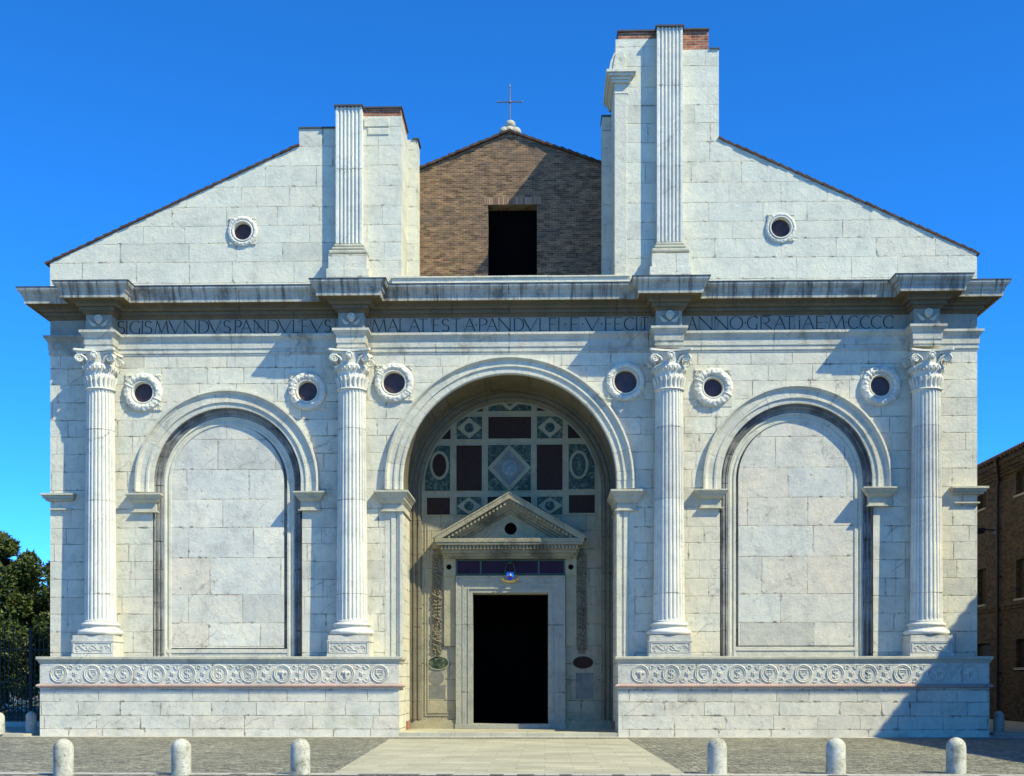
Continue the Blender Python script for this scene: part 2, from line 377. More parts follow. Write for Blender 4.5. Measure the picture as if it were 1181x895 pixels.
# paving
def cobble(name, c1, c2, bw, bh, mort, big=.4):
    t = NT(name); g, P, X, Y, Z = t.pos(); w = t.noise(P, 3, 3)
    x2 = t.math('ADD', X, t.math('MULTIPLY', w, .09)); y2 = t.math('ADD', Y, t.math('MULTIPLY', w, .07))
    v = t.n('TexVoronoi', feature='DISTANCE_TO_EDGE'); v.inputs['Scale'].default_value = 1; v.inputs['Randomness'].default_value = .55
    v2 = t.n('TexVoronoi'); v2.inputs['Scale'].default_value = 1; v2.inputs['Randomness'].default_value = .55
    vec = t.comb(t.math('DIVIDE', x2, bw), t.math('DIVIDE', y2, bh), 0.0)
    t.l(vec, v.inputs['Vector']); t.l(vec, v2.inputs['Vector'])
    s = t.n('SeparateColor'); t.l(v2.outputs['Color'], s.inputs[0])
    jm = t.math('SUBTRACT', 1.0, t.rng(v.outputs['Distance'], .02, .12, 0, 1, True))
    c = t.mix(s.outputs[0], c1, c2); c = t.mix(t.math('MULTIPLY', jm, .75), c, mort)
    bn = t.noise(P, .35, 6, .65); c = t.mix(1.0, c, t.ramp(bn, [(.3, (.75, .75, .73)), (.7, (1.15, 1.13, 1.08))]), 'MULTIPLY')
    fn = t.noise(P, 2.5, 6, .7); c = t.mix(1.0, c, t.ramp(fn, [(.3, (.7, .7, .7)), (.7, (1.2, 1.2, 1.18))]), 'MULTIPLY')
    t.put(t.b.inputs['Base Color'], c); t.b.inputs['Roughness'].default_value = .7
    t.bump(t.math('ADD', t.math('MULTIPLY', jm, -1.0), t.math('MULTIPLY', s.outputs[1], .4)), .02, .8)
    return t.m
def slabs(name, col, h, w, joint, var=.1):
    t = NT(name); g, P, X, Y, Z = t.pos(); bt = t.n('TexBrick'); bt.offset = .5
    t.l(P, bt.inputs['Vector']); bt.inputs['Scale'].default_value = 1; bt.inputs['Brick Width'].default_value = w; bt.inputs['Row Height'].default_value = h
    bt.inputs['Mortar Size'].default_value = .006; bt.inputs['Mortar Smooth'].default_value = .4
    t.put(bt.inputs['Color1'], tuple(q*(1-var) for q in col)); t.put(bt.inputs['Color2'], tuple(q*(1+var) for q in col)); t.put(bt.inputs['Mortar'], joint)
    n = t.noise(P, .8, 8, .68); c = t.mix(1.0, bt.outputs['Color'], t.ramp(n, [(.28, (.74, .74, .72)), (.7, (1.12, 1.12, 1.1))]), 'MULTIPLY')
    f = t.noise(P, 22, 5, .7); c = t.mix(1.0, c, t.ramp(f, [(.3, (.85, .85, .85)), (.6, (1.04, 1.04, 1.04))]), 'MULTIPLY')
    t.put(t.b.inputs['Base Color'], c); t.b.inputs['Roughness'].default_value = .7
    t.bump(t.math('SUBTRACT', t.math('MULTIPLY', f, .4), bt.outputs['Fac']), .006, .6)
    return t.m
M['cobble'] = cobble('grey_cobbles', (.15, .15, .115), (.37, .36, .28), .14, .13, (.07, .065, .055))
M['slab'] = slabs('beige_paving_slabs', (.43, .405, .30), .55, 1.1, (.22, .2, .16))
M['border'] = slabs('pale_border_stone', (.46, .44, .39), .5, 1.3, (.24, .22, .19))
M['asphalt'] = flat('grey_asphalt', (.16, .155, .145), .85, .3, 3, bump=.01)
M['bark'] = flat('bark', (.06, .045, .03), .9, .4, 8, bump=.02)
def leafmat(name, a, b, tr=.25):
    t = NT(name); g = t.n('NewGeometry')
    c = t.mix(g.outputs['Random Per Island'], a, b)
    t.put(t.b.inputs['Base Color'], c); t.b.inputs['Roughness'].default_value = .55
    t.b.inputs['Specular IOR Level'].default_value = .3
    return t.m
M['leaf'] = leafmat('evergreen_leaf', (.012, .03, .008), (.09, .115, .02))
M['leaf2'] = leafmat('bright_evergreen_leaf', (.025, .05, .012), (.12, .145, .025))
M['grass'] = leafmat('grass_blade', (.05, .11, .02), (.10, .18, .04))
M['flower'] = flat('white_petals', (.7, .7, .68), .7)

# ================================================================== GROUND
g = MB(); g.box(-400, 400, -200, 600, -.5, -.012); tag(g.build('ground', M['asphalt']), kind='structure')
def sheet(name, pts, z, mat):
    m = MB(); m.poly([(x, y, z) for x, y in pts]); o = m.build(name, mat)
    return tag(o, kind='structure')
def gy(py, px=590):   # ground point of a photo position
    a = (px-590.5)/FPX; t = EYE*FPX/(py-HZ); return (CX + t*(-_s+a*_c), -CD + t*(_c+a*_s))
XL, XR = ux(46, -1.05), ux(1141, -1.05)
PYF = -1.05
sheet('cobbled_square', [(-60, -39.9), (60, -39.9), (60, -1.6), (-60, -1.6)], -.004, M['cobble'])
pl0, pl1, pr1, pr0 = gy(852.5, 449), gy(893, 383), gy(893, 791), gy(852.5, 724)
sheet('paved_path', [pl1, pr1, pr0, pl0], .002, M['slab'])
sheet('wall_border_strip', [(-40, -1.62), (40, -1.62), (40, 3.0), (-40, 3.0)], .000, M['border'])
yb = gy(893)[1]
sheet('cross_band', [(-60, yb-.02), (60, yb-.02), (60, yb+.16), (-60, yb+.16)], .006, M['border'])
# dark and pale setts of the edge strip at the bottom of the view
m = MB(); xx = -20
while xx < 20:
    wd = random.uniform(.18, .34); m.poly([(xx, yb-.35, .008), (xx+wd, yb-.35, .008), (xx+wd, yb-.04, .008), (xx, yb-.04, .008)]); xx += wd + .012
t = NT('mixed_setts'); gg = t.n('NewGeometry'); t.put(t.b.inputs['Base Color'], t.ramp(gg.outputs['Random Per Island'], [(0, (.45, .43, .38)), (.5, (.10, .10, .10)), (.51, (.42, .40, .36)), (.8, (.14, .135, .13))], 'CONSTANT'))
tag(m.build('sett_strip', t.m), kind='structure')
# raised pavement left and right of the church
for nm, pts in (('left_pavement', [(-60, -1.75), (XL-.35, -1.45), (XL-.35, 40), (-60, 40)]), ('right_pavement', [(XR+.6, .3), (19.9, .3), (19.9, 40), (XR+.6, 40)])):
    m = MB(); m.prism_xy(pts, -.01, .07); tag(m.build(nm, M['slab']), kind='structure')

# ================================================================== CHURCH
church = empty('church', (0, 0, 0), 'white marble renaissance church facade with three arches, fluted columns and an unfinished brick gable', 'church')
WL, WR = ux(58), ux(1127)                      # wall edges
ZPL = uz(757, -1.2)                            # top of plinth
Z_AR0, Z_FR0, Z_FR1 = 11.90, 12.53, 13.03      # architrave bottom, frieze bottom, frieze top
PXC = (ux(464.6)+ux(711))/2; PHW = (ux(711)-ux(464.6))/2      # portal opening
PZC = 7.92; PSP = 7.66
def nich(il, ir): return (ux(il)+ux(ir))/2, (ux(ir)-ux(il))/2
N1X, N1R = nich(177.5, 347.4); N2X, N2R = nich(831.5, 1006)
NZC1, NZC2 = 7.93, 7.96; NSP = 7.62
ocl = [(165.3, 453, 22.8, 11.4), (354.8, 451.5, 22.3, 11.4), (454.5, 441.8, 23, 12.6), (721.5, 440.3, 22.6, 13), (822.3, 447.3, 22.8, 10.8), (1015.5, 445.3, 23.5, 11.6)]
ocu = [(280, 267, 17.6, 10.2), (900.3, 263, 17.6, 11)]
def arc_pts(xc, zc, r, z0, n=40):              # opening outline from lower left up over and down to lower right
    return [(xc-r, z0)] + [(xc + r*math.cos(PI*(1-k/n)), zc + r*math.sin(PI*(1-k/n))) for k in range(n+1)] + [(xc+r, z0)]
out = [(WL, 2.3)] + arc_pts(N1X, NZC1, N1R+.03, 2.3) + arc_pts(PXC, PZC, PHW+.03, 2.3, 56) + arc_pts(N2X, NZC2, N2R+.03, 2.3) + [(WR, 2.3), (WR, 11.95), (WL, 11.95)]
holes = []
for (px, py, Rr, r) in ocl:
    x, z = U(px, py); holes.append(circ(x, z, (r+3.5)/37.0))
m = MB(); m.prism_xz(out, 0, .9, holes, back=False)
facade = m.build('facade_wall', M['wall'], church)
# body behind: side walls, back, aisle roofs, nave
m = MB(); m.box(WL, WL+.9, .9, 34, 0, 14.1); m.box(WR-.9, WR, .9, 34, 0, 14.1); m.box(WL, WR, 33.1, 34, 0, 14.1)
m.box(WL, PXC-PHW-.001, .9, 2.6, 13.2, 13.7); m.box(PXC+PHW+.001, WR, .9, 2.6, 13.2, 13.7); m.box(WL+.9, PXC-PHW-.3, 1.2, 1.5, 0.2, 2.45); m.box(PXC+PHW+.3, WR-.9, 1.2, 1.5, 0.2, 2.45)
m.build('side_wall', M['wall'], church)
# interior liner so that nothing lit shows through the openings
for xa, xb in ((WL+1, PXC-PHW-.6), (PXC+PHW+.6, WR-1)):
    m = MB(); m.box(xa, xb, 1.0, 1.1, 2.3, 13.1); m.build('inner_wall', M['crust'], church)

# ---- oculi
def oculus(px, py, Rr, r, Y=0.0, detail=1, k=1.0):
    x, z = U(px, py, Y); sc = 37.0; Ro = Rr/sc; ri = r/sc; rm = (Ro + ri + .05)/2; hw = (Ro - ri - .05)/2
    m = MB(); n = 128; rows = []
    for i in range(n):
        a = 2*PI*i/n
        leaf = .5+.5*math.sin(a*22+Rr); band = 1 if abs(math.sin(a*2+Rr)) < .12 else 0
        row = []
        for j in range(13):
            b = PI*j/12
            rr = 1 + ((.11*leaf-.05)*math.sin(b) + .10*math.sin(b*6 + a*22 + 3*math.sin(a*11)) * math.sin(b) if not band else (.17 if i % 2 else .02))
            row.append((x + (rm - math.cos(b)*hw*rr)*math.cos(a), Y - .01 - math.sin(b)*hw*1.0*rr, z + (rm - math.cos(b)*hw*rr)*math.sin(a)))
        rows.append(row)
    rows.append(rows[0]); m.grid(rows)
    m.arch(x, z, z, [(ri+.06, Y-.07), (ri+.045, Y-.09), (ri+.02, Y-.09), (ri, Y-.05), (ri, Y+.30)], 48, legs=False)
    m2 = [( -1)]
    # lower half of the smooth inner ring
    pr = [(ri+.06, Y-.07), (ri+.045, Y-.09), (ri+.02, Y-.09), (ri, Y-.05), (ri, Y+.30)]
    m.grid([[(x + q*math.cos(PI+PI*k_/48), yy, z + q*math.sin(PI+PI*k_/48)) for q, yy in pr] for k_ in range(49)])
    o = m.build('oculus', M['carve'], church, smooth=True)
    # backing slab with leaf sprigs in its corners
    s = MB(); h_ = Ro*(.95 if Ro > .55 else .88); s.prism_xz([(x-h_, z-h_), (x+h_, z-h_), (x+h_, z+h_), (x-h_, z+h_)], Y-.018, Y+.05, [circ(x, z, ri+.03, 40)], back=False)
    for sx in (-1, 1):
        for sz in (-1, 1):
            if sz < 0 and random.random() < .4: continue
            cx_, cz_ = x+sx*h_*.86, z+sz*h_*.86
            for q in range(4):
                e = .07+.05*q; s.ell((cx_-sx*e*.25*(q % 2)+sx*.03, Y-.03, cz_-sz*.06*q+sz*.03), .045, .028, .035, 6, 4); s.ell((cx_-sx*.06*q+sx*.03, Y-.03, cz_+sz*.03), .035, .028, .04, 6, 4)
    s.build('corner_slab', M['smooth'], o)
    g_ = MB(); g_.prism_xz(circ(x, z, ri+.002, 32), Y+.13, Y+.15); g_.build('glass_pane', M['glass'], o)
for a in ocl: oculus(*a)

# ---- blind arches
def blind(xc, r, zc, pan_l, pan_r, pan_top, pan_bot, imp, seed, impy):
    random.seed(seed)
    ro = r + .56
    m = MB(); prof = [(ro, .0), (ro, -.17), (ro-.06, -.18), (ro-.09, -.12), (ro-.13, -.10), (ro-.15, -.075), (ro-.33, -.07), (ro-.335, -.105), (ro-.40, -.11), (ro-.42, -.065), (r+.03, -.06), (r-.004, -.055), (r-.004, .03)]
    m.arch(xc, zc, NSP, prof, 56, vous=13, yj=.004)
    root = m.build('blind_arch', M['arch'], church)
    # reveal: crusted outer splay, then a smooth inner frame, then the flat infill
    m = MB(); d = .30
    m.arch(xc, zc, ZPL, [(r-.003, -.02), (r-.003, .13), (r-.06, .16), (r-.07, .12), (r-.11, .12), (r-.13, .19), (r-.17, .20), (r-.18, .17), (r-.22, .175), (r-.26, .23)], 56)
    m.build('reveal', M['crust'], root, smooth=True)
    ph = (ux(pan_r, .5)-ux(pan_l, .5))/2; pxc = (ux(pan_r, .5)+ux(pan_l, .5))/2
    zt, zb = uz(pan_top, .5, pan_l), uz(pan_bot, .5, pan_l); pzc = zt-ph
    m = MB(); m.arch(xc, zc, ZPL, [(r-.25, .40), (r-.25, .19), (r-.31, .18), (r-.33, .225), (ph+.13, .235), (ph+.10, .20), (ph+.03, .205), (ph+.025, .38)], 56)
    zf = zb-.02
    m.box(pxc-ph-.2, pxc+ph+.2, .225, .40, ZPL-.05, zf-.14); m.box(pxc-ph-.1, pxc+ph+.1, .20, .40, zf-.138, zf-.015)
    m.build('inner_frame', M['smooth'], root, smooth=True)
    m = MB(); m.prism_xz([(xc-r, 2.3)] + [(xc-r, zc)] + [(xc + r*math.cos(PI*(1-k/40)), zc + r*math.sin(PI*(1-k/40))) for k in range(1, 40)] + [(xc+r, zc), (xc+r, 2.3)], .34, .6)
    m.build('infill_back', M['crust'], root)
    m = MB(); m.prism_xz([(pxc-ph+.012, zb)] + [(pxc + (ph-.012)*math.cos(PI*(1-k/40)), pzc + (ph-.012)*math.sin(PI*(1-k/40))) for k in range(41)] + [(pxc+ph-.012, zb)], .235, .36)
    m.build('infill_panel', M['upper2'], root)
    for (l, rr, y0) in imp:
        x0, x1 = ux(l, -.3), ux(rr, -.3); m = MB()
        zt = uz(y0, -.3, l)
        inner_left = (x0+x1)/2 > xc
        # stacked mouldings: slab, cyma, neck, astragal
        def blk(e, za, zb_, pj):
            m.box(x0+e, x1-e, -pj, .28 if True else 0, zt-zb_, zt-za)
        pr = [(0, 0, .30), (0, .05, .30), (.02, .07, .27), (.09, .15, .22), (.11, .155, .19), (.11, .20, .19), (.20, .29, .09), (.20, .30, .08)]
        rows = []
        for e, dz, pj in pr:
            rows.append([(x0+e, .05, zt-dz), (x0+e, -pj, zt-dz), (x1-e, -pj, zt-dz), (x1-e, .05, zt-dz)])
        vs = m.grid(rows); m.face(vs[0])
        m.box(x0+.20, x1-.20, -.075, .05, zt-.55, zt-.30)
        m.box(x0+.14, x1-.14, -.14, .05, zt-.585, zt-.545)
        m.build('impost', M['impost'], root, bevel=.008)
    return root
M['upper2'] = stone('infill_ashlar', base=(.61, .59, .485), h=.95, w=1.9, grime=.25, streak=.15, jw=.010, chips=1.2, zr=.5, joints=.75, crack=.7, vary=1.0)
M['impost'] = stone('impost_marble', base=(.49, .47, .35), joints=0, grime=.5, streak=.4, gcol=(.17, .15, .12))
blind(N1X, N1R, NZC1, 198.7, 329.7, 490.6, 747.6, [(144, 184.8, 568.6), (337.3, 374.8, 566.2)], 3, 0)
blind(N2X, N2R, NZC2, 849.8, 983.6, 486.7, 744.8, [(801.5, 840.6, 563.6), (996.2, 1037.6, 561)], 5, 0)
random.seed(11)

# ---- side imposts at the facade's ends (the mouldings that turn the corners)
for (l, r_, y0) in ((47, 86, 569), (1097, 1140, 561)):
    m = MB(); x0, x1 = ux(l, -.2), ux(r_, -.2); zt = uz(y0, -.2, l)
    for (e, za, zb_, pj) in ((0, 0, .07, .28), (.05, .071, .15, .22), (.12, .151, .22, .16), (.22, .46, .51, .1)):
        lft = l < 500
        m.box(x0+(e if lft else e*.6), x1-(e if not lft else e*.6), -pj, (.9 if True else 0), zt-zb_, zt-za)
    m.build('impost', M['impost'], church, bevel=.01)

FLZ0 = .10
# ---- portal arch: archivolt, imposts, soffit
ro = (ux(733, -.15)-ux(445.3, -.15))/2
m = MB(); prof = [(ro, .0), (ro, -.20), (ro-.06, -.21), (ro-.10, -.14), (ro-.13, -.10), (ro-.26, -.095), (ro-.265, -.13), (ro-.32, -.135), (ro-.34, -.085), (PHW+.09, -.08), (PHW+.085, -.11), (PHW+.02, -.11), (PHW-.014, -.07), (PHW-.014, .035)]
m.arch(PXC, PZC, PSP, prof, 72, vous=21, yj=.006)
portal = m.build('portal_arch', M['arch'], church)
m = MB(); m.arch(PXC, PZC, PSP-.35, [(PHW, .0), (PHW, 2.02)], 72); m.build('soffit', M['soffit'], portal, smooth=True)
for sgn in (-1, 1):
    m = MB(); m.poly([(PXC+sgn*PHW, .0, FLZ0), (PXC+sgn*PHW, 2.02, FLZ0), (PXC+sgn*PHW, 2.02, PSP-.35), (PXC+sgn*PHW, .0, PSP-.35)]); m.build('reveal', M['plinth'], portal)
for sgn in (-1, 1):
    m = MB(); xi = PXC + sgn*PHW
    zt = uz(565.2, -.3, 470)
    pr = [(.34, .25, 0), (.34, .25, .06), (.31, .22, .08), (.23, .12, .20), (.21, .10, .205), (.20, .09, .27), (.10, .0, .38), (.10, .0, .40)]
    rows = []
    for pj, wi, dz in pr:   # projection in front and into the opening
        xo = xi + sgn*(.66 + wi*.9); xn = xi - sgn*wi*.8
        rows.append([(xo, .02, zt-dz), (xo, -pj, zt-dz), (xn, -pj, zt-dz), (xn, 2.0, zt-dz)])
    vs = m.grid(rows); m.face(vs[0])
    m.box(xi + sgn*.004, xi+sgn*.62, -.08, .02, zt-.60, zt-.40)
    m.box(xi - sgn*.05, xi+sgn*.67, -.15, .02, zt-.64, zt-.60); m.box(xi-sgn*.05, xi+sgn*.0, .02, 2.0, zt-.64, zt-.60)
    m.build('impost', M['impost'], portal, bevel=.008)
    # pilaster under the impost: two strips with a groove
    m = MB(); zt2 = zt-.64
    m.box(xi + sgn*.0, xi+sgn*.09, -.09, .02, ZPL, zt2); m.box(xi+sgn*.09, xi+sgn*.16, -.05, .02, ZPL, zt2); m.box(xi+sgn*.22, xi+sgn*.36, -.045, .02, ZPL, zt2); m.box(xi+sgn*.36, xi+sgn*.56, -.01, .02, ZPL, zt2)
    m.build('pilaster_strip', M['smooth'], portal, bevel=.006)

# ---- plinth blocks
PPX = [(XL, PXC-PHW, 'L'), (PXC+PHW, XR, 'R')]
Z1, Z0c = uz(764.8, -1.15), uz(788.5, -1.1); ZS = uz(793, -1.1)
for x0, x1, sd_ in PPX:
    m = MB(); m.box(x0, x1, PYF, .0, .0, Z1+.02)
    xb0, xb1 = (x0, x1-.02) if sd_ == 'L' else (x0+.02, x1)
    m.box(xb0, xb1, .0, .6, .0, Z1+.01)
    if sd_ == 'L': m.box(x0, x0+.9, .6, 33, 0, Z1)
    else: m.box(x1-.9, x1, .6, 33, 0, Z1)
    m.box(xb0, xb1, .6, 2.0, 0, 2.2)
    pr_ = m.build('plinth', M['plinth'], church)
    path = [(x0, 30), (x0, PYF), (x1, PYF), (x1, .0)] if sd_ == 'L' else [(x0, .0), (x0, PYF), (x1, PYF), (x1, 30)]
    m = MB(); zt = ZPL
    m.sweep_plan(path, [(0, Z1-.0), (.03, Z1+.005), (.03, Z1+.03), (.05, Z1+.06), (.055, Z1+.085), (.09, Z1+.12), (.095, Z1+.13), (.095, zt-.01), (.08, zt), (-.9, zt+.02)], cap=False)
    m.build('plinth_cornice', M['ledge'] if 'ledge' in M else M['impost'], pr_)
    m = MB(); m.sweep_plan(path, [(0, ZS-.01), (.05, ZS), (.085, ZS+.02), (.10, ZS+.05), (.085, ZS+.08), (.05, ZS+.10), (0, ZS+.115)], cap=False)
    # rope strands
    xx = x0
    while xx < x1:
        m.tube([(xx, PYF-.07, ZS-.0), (xx+.03, PYF-.112, ZS+.03), (xx+.07, PYF-.112, ZS+.07), (xx+.10, PYF-.07, ZS+.105)], .018, 5); xx += .085
    m.build('rope_moulding', M['rope'], pr_)
    # carved frieze: roundels with monograms, shields and elephant heads, scrolls and roses between
    zb_, ztp = ZS+.12, Z1-.01; zc = (zb_+ztp)/2; rad = (ztp-zb_)*.42
    m = MB(); m.box(x0+.05, x1-.05, PYF-.012, PYF+.01, zb_, zb_+.05); m.box(x0+.05, x1-.05, PYF-.012, PYF+.01, ztp-.05, ztp)
    m.box(x0+.04, x1-.04, PYF-.005, PYF+.01, zb_+.002, ztp-.002)
    y = PYF-.012; n = 11; per = (x1-x0-.3)/n
    def ring(cx_, cz_, rr, tr, yy=y, ysc=1):
        pts = [(cx_+rr*math.cos(2*PI*k/20), yy, cz_+rr*math.sin(2*PI*k/20)) for k in range(21)]; m.tube(pts, tr, 5, cap=False)
    def spiral(cx_, cz_, rr, turn, a0, sg, tr):
        pts = []
        for k in range(13):
            f = k/12; a = a0+sg*turn*2*PI*f; q = rr*(1-f*.8); pts.append((cx_+q*math.cos(a), y, cz_+q*math.sin(a)))
        m.tube(pts, [tr*(1-.4*k/12) for k in range(13)], 5)
    for i in range(n):
        cx_ = x0+.15+per*(i+.5)+random.uniform(-.05, .05); kind = random.choice([0, 1, 2, 3])
        ring(cx_, zc, rad, .028); ring(cx_, zc, rad*.80, .016)
        if kind in (0, 2):     # S crossed by upright I
            S = [(.45, .5), (.1, .72), (-.35, .55), (-.35, .2), (0, 0), (.35, -.2), (.35, -.55), (-.1, -.72), (-.45, -.5)]
            m.tube([(cx_+a*rad*.7, y, zc+b*rad*.7) for a, b in S], .02, 5); m.tube([(cx_, y, zc-rad*.6), (cx_, y, zc+rad*.6)], .018, 5)
            if kind == 2: m.tube([(cx_-.1, y, zc-rad*.6), (cx_-.1, y, zc+rad*.6)], .016, 5)
        elif kind == 1:        # shield
            sh = [(-.5, .55), (.5, .55), (.5, 0), (0, -.62), (-.5, 0), (-.5, .55)]; m.tube([(cx_+a*rad*.8, y, zc+b*rad*.8) for a, b in sh], .022, 5)
            for q in (-.2, .15): m.tube([(cx_-.08, y, zc+q*rad), (cx_+.08, y, zc+(q+.15)*rad)], .015, 4)
        else:                  # elephant head
            m.ell((cx_, y, zc+.02), .075, .045, .065); m.tube([(cx_, y-.02, zc), (cx_, y-.03, zc-.08), (cx_+.03, y-.02, zc-.13)], [.03, .022, .014], 6)
            for q in (-1, 1): m.ell((cx_+q*.09, y, zc+.03), .045, .03, .055, 8, 5)
        mx = cx_+per*.5
        if i < n-1:
            m.ell((mx, y, zc+rad*.0), .045, .03, .045, 8, 5)
            for k in range(5): a = k*2*PI/5; m.ell((mx+.055*math.cos(a), y, zc+.055*math.sin(a)), .03, .025, .03, 6, 4)
            for sx in (-1, 1):
                for sz in (-1, 1):
                    spiral(mx+sx*rad*.52, zc+sz*rad*.72, rad*.34, 1.1, random.uniform(0, 1)+(0 if sx > 0 else PI), sx*sz, .024)
                    m.ell((mx+sx*.07, y, zc+sz*rad*.8), .05, .022, .022, 6, 4)
    o = m.build('carved_frieze', M['relief'], pr_, smooth=True)

# ---- columns
cols = [115.8, 406.0, 771.6, 1068.4]; YC = -.35
def voluted(m, cx_, cy_, cz_, ang, r=.13):
    d = Vector((math.cos(ang), math.sin(ang), 0)); t_ = Vector((-d.y, d.x, 0))
    # a scroll seen face on from both sides of the diagonal
    for sg in (-1, 1):
        pts = []
        for k in range(22):
            f = k/21; a = f*2*PI*1.9; q = r*(1-f*.86)
            p = Vector((cx_, cy_, cz_)) + d*(q*math.cos(a)) + Vector((0, 0, 1))*(q*math.sin(a)) + t_*(sg*.055); pts.append(p)
        m.tube(pts, [.026*(1-.35*k/21) for k in range(22)], 5)
    n = 18; a_, b_ = [], []
    for k in range(n):
        a = 2*PI*k/n; p = Vector((cx_, cy_, cz_)) + d*(r*.92*math.cos(a)) + Vector((0, 0, 1))*(r*.92*math.sin(a)); a_.append(m.v(*(p-t_*.045))); b_.append(m.v(*(p+t_*.045)))
    m.face(a_[::-1]); m.face(b_)
    for k in range(n): m.face([a_[k], a_[(k+1) % n], b_[(k+1) % n], b_[k]])
def head(m, x, y, z, s=1.0):
    m.ell((x, y, z), .075*s, .075*s, .095*s, 14, 10)
    m.ell((x, y-.075*s, z-.012*s), .014*s, .02*s, .022*s, 6, 4)                   # nose
    for q in (-1, 1):
        m.ell((x+q*.028*s, y-.062*s, z+.014*s), .013*s, .012*s, .009*s, 6, 4)      # eyes
        m.ell((x+q*.035*s, y-.055*s, z-.025*s), .022*s, .02*s, .022*s, 6, 4)       # cheeks
        m.ell((x+q*.078*s, y, z), .018*s, .02*s, .028*s, 6, 4)
    m.ell((x, y-.065*s, z-.047*s), .022*s, .012*s, .009*s, 6, 4)                  # mouth
    for k in range(9):
        a = PI*k/8; m.ell((x+.075*s*math.cos(a), y-.035*s, z+.03*s+.075*s*math.sin(a)), .03*s, .035*s, .028*s, 6, 4)
colroots = []
for ci, pc in enumerate(cols):
    xc = ux(pc, YC); zb = uz(733, -.7, pc) ; zt = uz(447.0, -.8, pc); z_base_top = uz(716, -.8, pc)
    # shaft with 24 flutes
    m = MB(); rows = []; N = 24; K = 9
    z0 = z_base_top; z1 = zt
    hs_ = [0, .003, .012, .02, .06, .33, .335, .5, .8, .975, .985, .995, 1]
    for hf in hs_:
        z = z0+(z1-z0)*hf; R0 = .482-.055*hf - .012*max(0, hf-.4)
        fl = 0 if hf < .005 or hf > .99 else 1
        if hf in (.003, .995): fl = 0
        row = []
        for i in range(N):
            for k in range(K):
                a = 2*PI*(i + k/K)/N; f = k/(K-1)
                fr = 0 if (f < .14 or f > .86) else math.sqrt(max(0, 1-((f-.5)/.36)**2))
                depth = .042*fr*fl
                if fl and hf < .333: depth *= .8
                rr = R0-depth + (.03 if (hf < .002 or hf > .999) else 0)
                row.append((xc+rr*math.cos(a), YC+rr*math.sin(a), z))
        rows.append(row)
    m.grid(rows, True)
    col = m.build('column', M['shaft'], church)
    # base: two tori, scotia, fillets
    m = MB(); H = z_base_top-zb; q = lambda f: zb+H*f
    def tor(rc, zc_, rt, k0, k1): return [(rc+rt*math.cos(-PI/2+PI*k/6), zc_+rt*.9*math.sin(-PI/2+PI*k/6)) for k in range(7)]
    prof = [(.3, q(0))] + tor(.60, q(.22), .09, 0, 1) + [(.59, q(.45)), (.545, q(.5)), (.53, q(.56)), (.555, q(.64))] + tor(.535, q(.76), .05, 0, 1) + [(.52, q(.9)), (.51, q(.97)), (.44, q(1.01))]
    m.lathe(xc, YC, prof, 48); m.build('column_base', M['shaft'], col, smooth=True)
    # pedestal
    zp0, zp1 = ZPL+.0, zb; hwp = .66; m = MB()
    xpc = xc - .02
    ph_ = zp1-zp0
    m.box(xpc-hwp, xpc+hwp, -1.0, .01, zp0, zp0+.09); m.box(xpc-hwp+.02, xpc+hwp-.02, -.985, .01, zp0+.09, zp1-.20); m.box(xpc-hwp-.0, xpc+hwp+.0, -1.0, .01, zp1-.20, zp1-.16); m.box(xpc-hwp+.03, xpc+hwp-.03, -.97, .01, zp1-.16, zp1)
    yy = -.985; z0_, z1_ = zp0+.11, zp1-.22
    for (xa, xb, za, zb2) in ((xpc-hwp+.06, xpc+hwp-.06, z1_-.02, z1_), (xpc-hwp+.06, xpc+hwp-.06, z0_, z0_+.02), (xpc-hwp+.06, xpc-hwp+.09, z0_, z1_), (xpc+hwp-.09, xpc+hwp-.06, z0_, z1_)):
        m.box(xa, xb, yy-.02, yy+.01, za, zb2)
    pdst = m.build('pedestal', M['relief'], church, bevel=.006)
    m = MB(); cz_ = (z0_+z1_)/2; rr = (z1_-z0_)*.30
    pts = [(xpc-hwp+.14+(2*hwp-.28)*k/24, yy-.005, cz_+rr*.8*math.sin(k/24*PI*5)) for k in range(25)]; m.tube(pts, .016, 5)
    for k in range(6):
        sx = xpc-hwp+.2+(2*hwp-.4)*k/5
        sp = [(sx+rr*(1-j/11)*math.cos(j*.6+k), yy-.005, cz_+(rr*(1-j/11))*math.sin(j*.6+k)) for j in range(10)]; m.tube(sp, .014, 5)
        m.ell((sx, yy, cz_+(rr if k % 2 else -rr)), .05, .02, .022, 6, 4)
    m.build('carved_scroll', M['relief'], pdst, smooth=True)
    # capital
    zc0, zc1 = zt, uz(402.5, -.85, pc); m = MB(); Hc = zc1-zc0
    m.lathe(xc, YC, [(.40, zc0-.03), (.455, zc0-.03), (.475, zc0-.005), (.455, zc0+.02), (.42, zc0+.03), (.41, zc0+.1*Hc), (.425, zc0+.26*Hc), (.45, zc0+.36*Hc), (.44, zc0+.38*Hc), (.45, zc0+.42*Hc), (.50, zc0+.50*Hc), (.53, zc0+.58*Hc), (.50, zc0+.62*Hc), (.44, zc0+.66*Hc), (.47, zc0+.85*Hc), (.50, zc0+.93*Hc)], 48)
    for k in range(20):       # lower ring of leaves
        a = 2*PI*k/20; ca, sa = math.cos(a), math.sin(a)
        if sa > .5: continue
        m.tube([(xc+r_*ca, YC+r_*sa, z) for r_, z in ((.42, zc0+.03), (.435, zc0+.16*Hc), (.47, zc0+.26*Hc), (.49, zc0+.30*Hc), (.475, zc0+.33*Hc))], [.025, .042, .04, .028, .012], 6)
